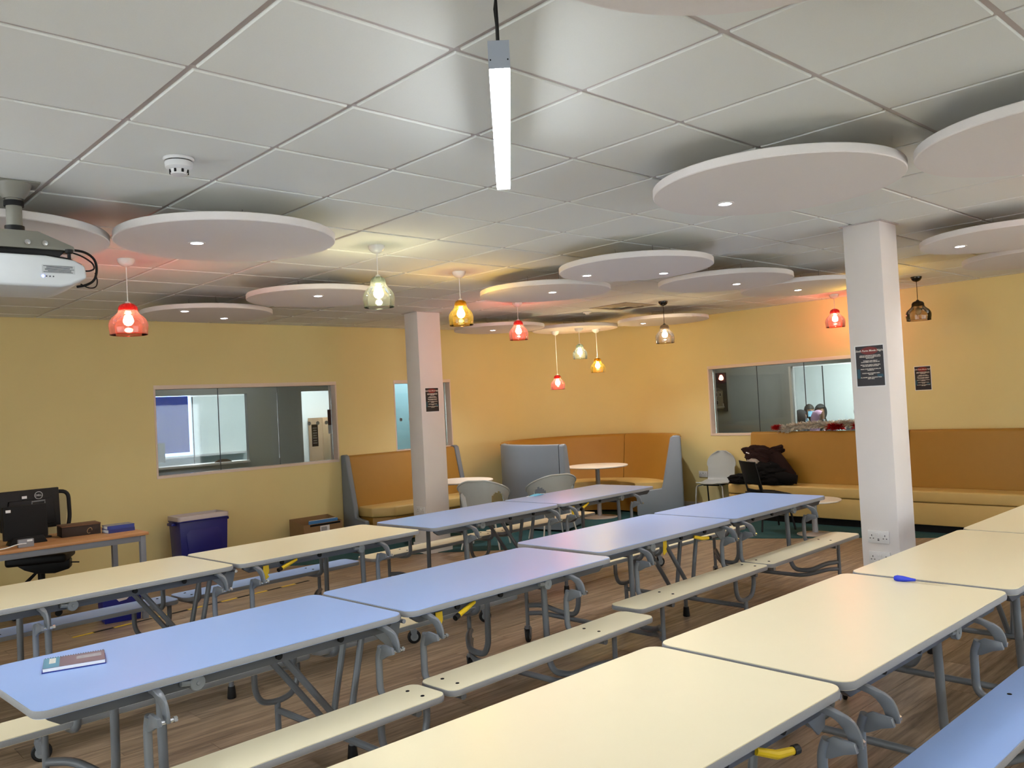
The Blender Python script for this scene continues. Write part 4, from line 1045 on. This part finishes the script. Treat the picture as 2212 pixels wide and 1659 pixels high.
obj('lever', MB().tube([(-.02, -.05, .38), (-.10, -.08, .30), (-.12, -.09, .27)], [.012, .016, .018], 8), BLACK, t)
for k in range(5):
    a = 2 * PI * k / 5 + .3
    lg_ = obj('base_leg', MB().tube([(0, 0, .10), (.29 * math.cos(a), .29 * math.sin(a), .075)], [.028, .016], 8), BLACK, t)
    obj('wheel', MB().lathe([(0, -.02), (.028, -.02), (.028, .02), (0, .02)], 14, (.29 * math.cos(a), .29 * math.sin(a), .0285), axis='y'), MATBLK, lg_)
# bins
t = thing('recycling_bin', 'tall dark blue slim bin with a white liner by the left wall', 'bin', (3.25, 7.12, 0), math.radians(2))
obj('body', MB().add([(-.245, -.122, .007), (.245, -.122, .007), (.245, .122, .007), (-.245, .122, .007), (-.27, -.135, .60), (.27, -.135, .60), (.27, .135, .60), (-.27, .135, .60)], [(3, 2, 1, 0), (0, 1, 5, 4), (1, 2, 6, 5), (2, 3, 7, 6), (3, 0, 4, 7)]), NAVY, t, bevel=.012, solid=.004)
obj('front_panel', MB().prism([(-.17, .12), (.17, .12), (.20, .44), (.15, .49), (-.15, .49), (-.20, .44)], -.1335, -.124, 'xz'), NAVY, t, bevel=.004)
obj('rim', band(rrect(.55, .28, .03), .575, .61, .012, .012), NAVY, t, smooth=40)
for s in (-1, 1): obj('handle', MB().b2((s * .275, -.06, .545), (s * .325, .06, .575)), NAVY, t, bevel=.008)
obj('liner', band(rrect(.565, .295, .035), .585, .645, .006, .022), LINER, t, smooth=50)
obj('liner_inside', MB().grid(lambda u, v: (-.26 + .52 * u, -.125 + .25 * v, .60 - .10 * math.sin(u * PI) * math.sin(v * PI) + .01 * math.sin(u * 23 + v * 9)), 24, 12), LINER, t)
t = thing('recycling_box', 'low blue recycling box with paper in it, seen under the back table', 'bin', (1.92, 5.62, 0), math.radians(-8))
obj('body', MB().add([(-.14, -.13, .001), (.14, -.13, .001), (.14, .13, .001), (-.14, .13, .001), (-.16, -.15, .34), (.16, -.15, .34), (.16, .15, .34), (-.16, .15, .34)], [(3, 2, 1, 0), (0, 1, 5, 4), (1, 2, 6, 5), (2, 3, 7, 6), (3, 0, 4, 7)]), NAVY, t, bevel=.01, solid=.004)
obj('rim', band(rrect(.325, .305, .02), .325, .35, .010, .010), NAVY, t, smooth=40)
obj('recycling_mark', MB().prism([(-.05, .20), (-.02, .235), (.02, .24), (.055, .21), (.03, .185), (-.03, .175)], -.156, -.150, 'xz'), LINER, t, rot=(math.radians(0), 0, 0))
# cardboard boxes by the wall
t = thing('cardboard_box', 'open cardboard box against the left wall beside the straight booth', 'box', (4.74, 7.22, 0), math.radians(2))
obj('carton', MB().add([(-.27, -.16, .007), (.27, -.16, .007), (.27, .16, .007), (-.27, .16, .007), (-.27, -.16, .345), (.27, -.16, .345), (.27, .16, .40), (-.27, .16, .40)], [(3, 2, 1, 0), (0, 1, 5, 4), (1, 2, 6, 5), (2, 3, 7, 6), (3, 0, 4, 7)]), CARD, t, solid=.006)
obj('black_tape', MB().box((.03, -.1615, .328), (.42, .003, .022)), MATBLK, t, smooth=0)
obj('shipping_label', MB().box((.02, -.1635, .275), (.13, .001, .075)), PAPER, t, smooth=0)
bars = MB()
for k in range(10): bars.box((-.03 + k * .0085, -.1645, .275), (.004 if k % 3 else .002, .0008, .045))
obj('barcode', bars, MATBLK, t, smooth=0)
t = thing('packed_folder', 'blue and white folders sticking out of the cardboard box', 'folder', (4.80, 7.15, .017), 0)
obj('folder_cover', MB().box((0, 0, .185), (.40, .006, .34)), mat('blue_folder', (70, 130, 190), .5, noise=.03), t, smooth=0)
obj('folder_pages', MB().box((.0, .015, .188), (.36, .018, .34)), PAPER, t, smooth=0)
t = thing('flat_carton', 'flat low cardboard carton left of the open box by the wall', 'box', (4.28, 7.08, 0), math.radians(4))
obj('carton', MB().b2((-.14, -.10, .007), (.14, .10, .20)), CARD, t, bevel=.003)
obj('flap', MB().box((-.05, -.14, .205), (.26, .10, .004), (math.radians(8), 0, .1)), CARD, t, smooth=0)

# ------------------------------------------------------------------ rooms seen through the interior windows
def slab(name, lo, hi, mt_, label=None):
    return structure(obj(name, MB().b2(lo, hi), mt_, smooth=0), label)
# left: corridor, partition with window and doorway, bright office behind
wall_with_holes('wall_office', 'grey partition of the office behind the left window', 'y', 9.2, 2.2, 6.42, [(3.6, 4.87, 1.06, 2.0), (5.72, 6.30, 0.0, 2.01)], GREYROOM, 0.08, 2.7)
slab('wall_office_back', (2.2, 11.8, 0), (9.2, 11.9, 2.7), WHITEROOM, 'white back wall of the bright office')
slab('wall_office_side', (2.1, 7.62, 0), (2.2, 11.9, 2.7), GREYROOM, 'end wall of the corridor and office')
slab('wall_office_end', (9.1, 7.62, 0), (9.2, 11.9, 2.7), WHITEROOM, 'far end wall of the bright office')
slab('ceiling_office', (2.1, 7.62, 2.7), (9.2, 11.9, 2.78), WHITEROOM, 'ceiling of the rooms behind the left wall')
slab('floor_office', (2.1, 7.62, -.1), (9.2, 11.9, 0.0), TEAL, 'floor of the rooms behind the left wall')
structure(obj('wall_divider', MB().prism([(6.05, 7.62), (6.10, 7.62), (6.47, 9.2), (6.42, 9.2)], 0, 2.7), WHITEROOM, smooth=0), 'divider between corridor and small blue room')
slab('wall_small_room', (6.42, 9.2, 0), (9.1, 9.28, 2.7), SKYROOM, 'pale blue wall behind the small window')
wi = bpy.data.objects.new('window_4', None); C.objects.link(wi); structure(wi, 'inner office window with clear panes')
for a, b in ((3.62, 4.10), (4.11, 4.85)): obj('glass_pane', MB().b2((a, 9.235, 1.08), (b, 9.243, 1.98)), GLASS, wi, smooth=0)
obj('pane_seal', MB().b2((4.10, 9.232, 1.08), (4.11, 9.246, 1.98)), DARKST, wi, smooth=0)
obj('window_sill', MB().b2((3.6, 9.17, 1.04), (4.87, 9.30, 1.065)), WHITE, wi, smooth=0)
DIM_ON = emit('added_dim_light', (250, 248, 240), ROOM_E * .09)  # weak glow for the lamps added in the dark corridors
OFF_ON = emit('office_panel_light', (244, 250, 250), ROOM_E * .40)
def panel_lamp(label, x, y, z, lx, ly, on=None):
    t = thing('panel_light', label, 'ceiling light', (x, y, z))
    obj('frame', MB().b2((-lx / 2 - .02, -ly / 2 - .02, -.02), (lx / 2 + .02, ly / 2 + .02, -.001)), WHITE, t, smooth=0)
    obj('diffuser', MB().b2((-lx / 2, -ly / 2, -.024), (lx / 2, ly / 2, -.0205)), on or ROOM_ON, t, smooth=0)
panel_lamp('ceiling panel light of the bright office', 4.9, 10.5, 2.699, 1.2, .6, OFF_ON)
panel_lamp('ceiling panel light over the maple cupboard', 7.2, 10.6, 2.699, 1.2, .6, OFF_ON)
panel_lamp('ceiling panel light of the small blue room', 7.6, 8.5, 2.699, .6, .6, OFF_ON)
panel_lamp('dim ceiling panel light added to brighten the corridor behind the left window', 4.2, 8.4, 2.699, 1.2, .5, DIM_ON)  # added lamp, lifts the dark corridor behind the left glass
t = thing('roller_blind', 'dark blue roller blind with daylight leaking round its edge', 'blind', (4.75, 11.79, 1.15))
obj('fabric', MB().b2((-.45, -.03, 0), (.32, -.027, .92)), BLIND, t, smooth=0)
obj('daylight_gap', MB().b2((-.45, -.004, -.04), (.37, 0, .95)), SKYGLOW, t, smooth=0)
obj('sill_board', MB().b2((-.55, -.18, -.08), (1.3, 0, -.05)), WHITE, t, smooth=0)
t = thing('office_counter', 'white counter along the bright office wall', 'counter', (4.6, 10.45, 0))
obj('worktop', MB().b2((-1.1, -.35, .96), (.9, .35, 1.0)), WHITE, t, bevel=.003)
obj('front_panel', MB().b2((-1.08, -.3, 0), (.88, -.27, .96)), WHITEROOM, t, smooth=0)
for x in (-1.06, .84): obj('end_panel', MB().b2((x, -.3, 0), (x + .03, .32, .96)), WHITEROOM, t, smooth=0)
t = thing('office_monitor', 'dark grey monitor on the counter seen through the left window', 'monitor', (4.02, 10.35, 1.0))
obj('screen_case', MB().b2((-.22, -.02, .08), (.11, .02, .36)), mat('grey_monitor', (74, 74, 72), .5, noise=.03), t, bevel=.004)
obj('stand', MB().b2((-.08, -.03, 0), (-.02, .03, .1)), BLACK, t, smooth=0)
obj('keyboard', MB().b2((-.15, -.28, .002), (.25, -.14, .02)), BLACK, t, bevel=.003)
t = thing('brown_chair', 'brown chair back showing above the office counter', 'chair', (4.78, 9.85, 0))
obj('backrest', MB().grid(lambda u, v: ((u - .5) * .38, .03 * math.sin(u * PI), .72 + v * (.36 * (1 - .35 * (abs(u - .5) * 2) ** 3))), 15, 8), mat('brown_chair', (126, 92, 70), .6, noise=.05), t, solid=.02)
obj('seat', MB().b2((-.2, -.2, .44), (.2, .2, .47)), mat('brown_seat', (126, 92, 70), .6, noise=.05), t, bevel=.01)
for sx in (-1, 1):
    for sy in (-1, 1): obj('leg', MB().tube([(sx * .16, sy * .16, .45), (sx * .19, sy * .19, 0.001)], .012, 8), STEEL, t)
t = thing('maple_cupboard', 'maple office cupboard seen through the left window', 'cupboard', (7.62, 11.52, 0))
obj('carcass', MB().b2((-.36, -.24, .001), (.40, .25, 1.6)), WOODC, t, bevel=.003)
for x in (-.355, .025):
    d_ = obj('door', MB().b2((x, -.262, .84), (x + .37, -.242, 1.59)), WOODC, t, bevel=.002)
    obj('handle', MB().tube([(x + (.34 if x < 0 else .03), -.264, .93), (x + (.34 if x < 0 else .03), -.28, .95), (x + (.34 if x < 0 else .03), -.28, 1.01), (x + (.34 if x < 0 else .03), -.264, 1.03)], .006, 6), CHROME, d_)
    d_ = obj('door', MB().b2((x, -.262, .06), (x + .37, -.242, .83)), WOODC, t, bevel=.002)
    obj('handle', MB().tube([(x + (.34 if x < 0 else .03), -.264, .68), (x + (.34 if x < 0 else .03), -.28, .70), (x + (.34 if x < 0 else .03), -.28, .76), (x + (.34 if x < 0 else .03), -.264, .78)], .006, 6), CHROME, d_)
t = thing('notice_sheet', 'dark printed notice on the glass in front of the maple cupboard', 'notice', (4.98, YL + .116, 1.40))
obj('sheet', MB().b2((-.045, 0, -.15), (.045, .002, .13)), mat('dark_sheet', (60, 58, 60), .5, noise=.2, nscale=30), t, smooth=0)
ln = MB()
for k in range(7): ln.box((0, -.001, .085 - k * .032), (.06 - .012 * (k % 2), .001, .007))
obj('text_line', ln, PAPER, t, smooth=0)
t = thing('red_leaflet', 'dark red leaflet at the right end of the long interior window', 'leaflet', (5.20, YL + .116, 1.60))
obj('sheet', MB().b2((-.025, 0, -.11), (.025, .002, .11)), mat('leaflet_red', (80, 40, 36), .5, noise=.3, nscale=30), t, smooth=0)
obj('sheet_foot', MB().b2((-.025, -.002, -.20), (.025, .0, -.09)), PAPER, t, smooth=0)
t = thing('desk_lamp', 'black arm lamp standing on the maple cupboard', 'lamp', (7.74, 11.45, 1.6))
obj('base', MB().lathe([(0, .001), (.07, .001), (.07, .015), (.02, .03), (0, .03)], 18), BLACK, t)
obj('arm', MB().tube([(0, 0, .02), (.05, -.02, .22), (.10, -.04, .42)], .011, 8), BLACK, t)
obj('shade', MB().tube([(.0, -.06, .44), (.10, -.04, .43), (.22, -.02, .40)], [.02, .035, .03], 10), BLACK, t)
# right: corridor wall with picture, lit classroom behind glass
wall_with_holes('wall_classroom', 'grey corridor wall behind the right window', 'x', 11.3, 0.6, 6.8, [(2.4, 4.43, 0.95, 2.01)], GREYROOM, 0.08, 2.7)
slab('wall_classroom_back', (14.3, .5, 0), (14.4, 7.6, 2.7), WHITEROOM, 'white wall of the lit classroom')
slab('wall_classroom_side', (9.86, 6.8, 0), (14.4, 6.9, 2.7), GREYROOM, 'corridor end wall by the picture')
slab('wall_classroom_end', (9.86, .5, 0), (14.4, .6, 2.7), WHITEROOM, 'other end wall of the lit classroom')
slab('ceiling_classroom', (9.86, .5, 2.7), (14.4, 6.9, 2.78), WHITEROOM, 'ceiling of the rooms behind the right wall')
slab('floor_classroom', (9.86, .5, -.1), (14.4, 6.9, 0.0), TEAL, 'floor of the rooms behind the right wall')
wi = bpy.data.objects.new('window_5', None); C.objects.link(wi); structure(wi, 'classroom window with two panes beyond the corridor')
for a, b in ((2.42, 3.93), (3.94, 4.41)): obj('glass_pane', MB().b2((11.335, a, .97), (11.343, b, 1.99)), GLASS, wi, smooth=0)
obj('pane_seal', MB().b2((11.332, 3.93, .97), (11.346, 3.94, 1.99)), DARKST, wi, smooth=0)
obj('window_jamb', MB().b2((11.285, 4.41, .95), (11.39, 4.45, 2.01)), WHITE, wi, smooth=0)
panel_lamp('ceiling panel light of the lit classroom', 12.9, 4.2, 2.699, .6, 1.2)
panel_lamp('second ceiling panel light of the lit classroom', 12.9, 2.2, 2.699, .6, 1.2)
panel_lamp('dim ceiling panel light added to brighten the corridor behind the right window', 10.6, 4.6, 2.699, .5, 1.2, DIM_ON)  # lamp added so the corridor beyond the bench is less dark
t = thing('house_picture', 'dark canvas picture of a bay-windowed house on the corridor wall', 'picture', (11.298, 5.71, 1.68), -PI / 2)
obj('canvas', MB().b2((-.165, -.025, -.31), (.165, 0, .31)), mat('night_canvas', (26, 36, 46), .6, noise=.5, nscale=7), t, bevel=.002)
HS = mat('painted_house', (140, 130, 116), .6, noise=.12, nscale=30); HD = mat('painted_dark', (28, 26, 26), .6, noise=.1); HP = mat('painted_pale', (196, 192, 182), .6, noise=.08)
obj('painted_house', MB().b2((-.165, -.0265, -.27), (.10, -.0252, .02)), HS, t, smooth=0)
obj('painted_roof', MB().prism([(-.165, .02), (.12, .02), (.02, .075), (-.165, .075)], -.0268, -.0252, 'xz'), mat('painted_roof', (92, 92, 88), .6, noise=.15), t, smooth=0)
for x, z, w_, h_ in ((-.11, -.05, .03, .05), (-.02, -.04, .03, .055), (.05, -.04, .025, .05), (-.02, -.17, .05, .06)):
    obj('painted_window', MB().box((x, -.0272, z), (w_ + .012, .0008, h_ + .014)), HP, t, smooth=0)
    obj('painted_pane', MB().box((x, -.0280, z), (w_, .0008, h_)), HD, t, smooth=0)
obj('painted_door', MB().box((-.12, -.0272, -.2), (.04, .0008, .13)), HD, t, smooth=0)
obj('painted_wall', MB().box((-.02, -.0276, -.24), (.28, .0008, .02)).box((.10, -.0276, -.22), (.02, .0008, .07)).box((-.07, -.0276, -.22), (.012, .0008, .06)), HP, t, smooth=0)

# ------------------------------------------------------------------ people in the rooms behind the glass
def skinned(name, nodes, edges, mtl, sub=2):
    me = bpy.data.meshes.new(name); me.from_pydata([n[0] for n in nodes], edges, [])
    o_ = bpy.data.objects.new(name, me); C.objects.link(o_)
    sk = o_.modifiers.new('skin', 'SKIN'); sk.use_smooth_shade = True
    for i, n in enumerate(nodes):
        d = me.skin_vertices[0].data[i]; r = n[1]; d.radius = r if isinstance(r, tuple) else (r, r); d.use_root = (i == 0)
    sb = o_.modifiers.new('sub', 'SUBSURF'); sb.levels = sub; sb.render_levels = sub
    bpy.context.view_layer.update()
    m2 = bpy.data.meshes.new_from_object(o_.evaluated_get(bpy.context.evaluated_depsgraph_get()))
    bpy.data.objects.remove(o_, do_unlink=True)
    m2.materials.clear(); m2.materials.append(mtl); m2.shade_smooth()
    return m2
def ball(c, r, n=20, m=14):
    mb = MB()
    return mb.lathe([(0, -1)] + [(math.cos(a), math.sin(a)) for a in [-PI / 2 + PI * k / m for k in range(1, m)]] + [(0, 1)], n).xf(Matrix.Translation(c) @ Matrix.Diagonal((r[0], r[1], r[2], 1)))
def person(label, x, y, rz, hz, cloth, hair, lean=.12, mask=None, scarf=None, arm_up=False, face=True, standing=False):
    """faces +x in local space; hz is the height of the head centre"""
    t = thing('person', label, 'person', (x, y, 0), rz)
    hipz = .52 if not standing else hz - .70
    sh = hz - .24
    N = [((0, 0, hipz), (.15, .13)), ((lean * .5, 0, (hipz + sh) / 2), (.14, .115)), ((lean, 0, sh - .03), (.15, .11)), ((lean * 1.15, 0, sh + .06), .058), ((lean * 1.3, 0, hz - .04), .06),
         ((lean, .17, sh - .02), .062), ((lean + .05, .21, sh - .26), .046), ((lean + .24, .14, sh - .34), .036), ((lean + .32, .10, sh - .33), .030),
         ((lean, -.17, sh - .02), .062)]
    if arm_up: N += [((lean + .16, -.22, sh - .20), .046), ((lean + .20, -.13, hz - .08), .034), ((lean + .16, -.09, hz + .01), .030)]
    else: N += [((lean + .05, -.21, sh - .26), .046), ((lean + .24, -.14, sh - .34), .036), ((lean + .32, -.10, sh - .33), .030)]
    E_ = [(0, 1), (1, 2), (2, 3), (3, 4), (2, 5), (5, 6), (6, 7), (7, 8), (2, 9), (9, 10), (10, 11), (11, 12)]
    b = len(N)
    if standing:
        N += [((0, .09, hipz - .05), .085), ((.02, .10, hipz * .52), .06), ((0, .10, .09), .045), ((.12, .10, .04), .035), ((0, -.09, hipz - .05), .085), ((.02, -.10, hipz * .52), .06), ((0, -.10, .09), .045), ((.12, -.10, .04), .035)]
    else:
        N += [((.06, .09, .50), .085), ((.42, .11, .49), .062), ((.42, .11, .10), .045), ((.53, .11, .045), .035), ((.06, -.09, .50), .085), ((.42, -.11, .49), .062), ((.42, -.11, .10), .045), ((.53, -.11, .045), .035)]
    E_ += [(0, b), (b, b + 1), (b + 1, b + 2), (b + 2, b + 3), (0, b + 4), (b + 4, b + 5), (b + 5, b + 6), (b + 6, b + 7)]
    obj('body', skinned('body', N, E_, cloth), None, t)
    hx = lean * 1.3 + .02
    hd_ = obj('head', ball((hx, 0, hz), (.092, .074, .115)), SKIN, t, smooth=80)
    obj('nose', MB().tube([(hx + .085, 0, hz + .01), (hx + .108, 0, hz - .025)], [.008, .014], 8), SKIN, hd_)
    for s in (-1, 1):
        obj('eye', ball((hx + .078, s * .032, hz + .012), (.012, .013, .010), 10, 8), MATBLK, hd_)
        obj('ear', ball((hx - .005, s * .074, hz), (.02, .01, .032), 10, 8), SKIN, hd_)
    obj('mouth', ball((hx + .084, 0, hz - .055), (.012, .026, .006), 10, 6), mat('lips', (130, 70, 64), .5, noise=.02), hd_)
    # fingers of both hands
    for s, wr, dr in ((1, N[8][0], Vector((1, 0, -.1))), (-1, N[12][0], Vector((.1, .35, 1)) if arm_up else Vector((1, 0, -.1)))):
        d_ = dr.normalized(); sd = d_.cross(Vector((0, 0, 1)) if not (arm_up and s < 0) else Vector((1, 0, 0))).normalized()
        hm = MB().tube([Vector(wr) - d_ * .01, Vector(wr) + d_ * .04, Vector(wr) + d_ * .08], [.028, .036, .030], 10)
        for q, ln_ in ((-.027, .065), (-.009, .078), (.009, .072), (.027, .055)):
            p0 = Vector(wr) + d_ * .075 + sd * q
            hm.tube([p0, p0 + d_ * ln_ * .6, p0 + d_ * ln_ * .85 - Vector((0, 0, .015)) + d_ * .0], [.0088, .008, .0065], 7)
        p0 = Vector(wr) + d_ * .02 + sd * .03
        hm.tube([p0, p0 + sd * .025 + d_ * .03, p0 + sd * .03 + d_ * .055], [.011, .010, .008], 7)
        obj('hand', hm, SKIN, t, smooth=60)
    if scarf:
        def hf(u, v):
            a = 2 * PI * u; th = PI * (.03 + .70 * v)
            r = 1.13
            fx = math.cos(a)
            cut = 1.0
            p = (hx + r * .105 * math.sin(th) * fx - .01, r * .092 * math.sin(th) * math.sin(a), hz + .012 + r * .128 * math.cos(th))
            return p
        obj('headscarf', MB().grid(hf, 36, 18, lambda u, v: (min(u, 1 - u) < .105) and .40 < v < .97, closed_u=True), scarf, t, solid=.008)
        obj('scarf_drape', MB().lathe([(.075, hz - .09), (.10, hz - .14), (.16, hz - .23), (.20, hz - .30)], 24, (lean * 1.15, 0, 0)), scarf, t, smooth=60)
    else:
        def hr(u, v):
            a = 2 * PI * u; th = PI * (.02 + (.62 if math.cos(a) < .3 else .40) * v)
            return (hx - .008 + .103 * math.sin(th) * math.cos(a), .085 * math.sin(th) * math.sin(a), hz + .012 + .122 * math.cos(th))
        obj('hair', MB().grid(hr, 36, 12, closed_u=True), hair, t, solid=.008)
    if mask:
        obj('face_mask', MB().grid(lambda u, v: (hx + .098 * math.cos((u - .5) * 2.0) + .006, .082 * math.sin((u - .5) * 2.0), hz - .09 + .095 * v), 12, 8), mask, t, solid=.003)
    return t
HK = mat('black_headscarf', (28, 26, 28), .9, noise=.1); HPK = mat('pink_headscarf', (196, 150, 178), .9, noise=.06, nscale=40)
HAIR = mat('dark_hair', (34, 26, 22), .6, noise=.2, nscale=60); MSK = mat('person_mask', (150, 205, 235), .8, noise=.03)
DJ = mat('dark_jacket', (40, 42, 46), .85, noise=.1); CRJ = mat('cream_fleece', (210, 205, 180), .95, noise=.1)
def seat(label, hx_, hy_, rz, hz, cloth, lean=.12, **k):
    o_ = lean * 1.3 + .02
    person(label, hx_ - o_ * math.cos(rz), hy_ - o_ * math.sin(rz), rz, hz, cloth, HAIR, lean=lean, **k)
seat('seated person in black headscarf, leftmost of the group behind the right window', 12.5, 4.93, math.radians(-60), 1.17, CRJ, mask=MSK, scarf=HK)
seat('seated person with dark hair, tallest of the group behind the right window', 13.55, 5.33, math.radians(-120), 1.26, DJ, mask=MSK)
seat('seated person in black hood behind the pink headscarf', 13.15, 4.92, math.radians(-150), 1.24, DJ, scarf=HK)
seat('seated person in pink headscarf with a raised hand and blue mask', 12.15, 4.45, math.radians(-95), 1.16, DJ, mask=MSK, scarf=HPK, arm_up=True)
seat('seated person in a dark jacket half hidden by the right pillar', 12.30, 3.84, math.radians(-20), 1.26, DJ, lean=.2)
person('person with grey hair and dark coat seen through the small window', 7.95, 8.62, math.radians(-130), 1.55, mat('black_coat_cloth', (26, 22, 26), .9, noise=.1), mat('grey_hair', (110, 106, 104), .7, noise=.2, nscale=60), lean=.02, standing=True)
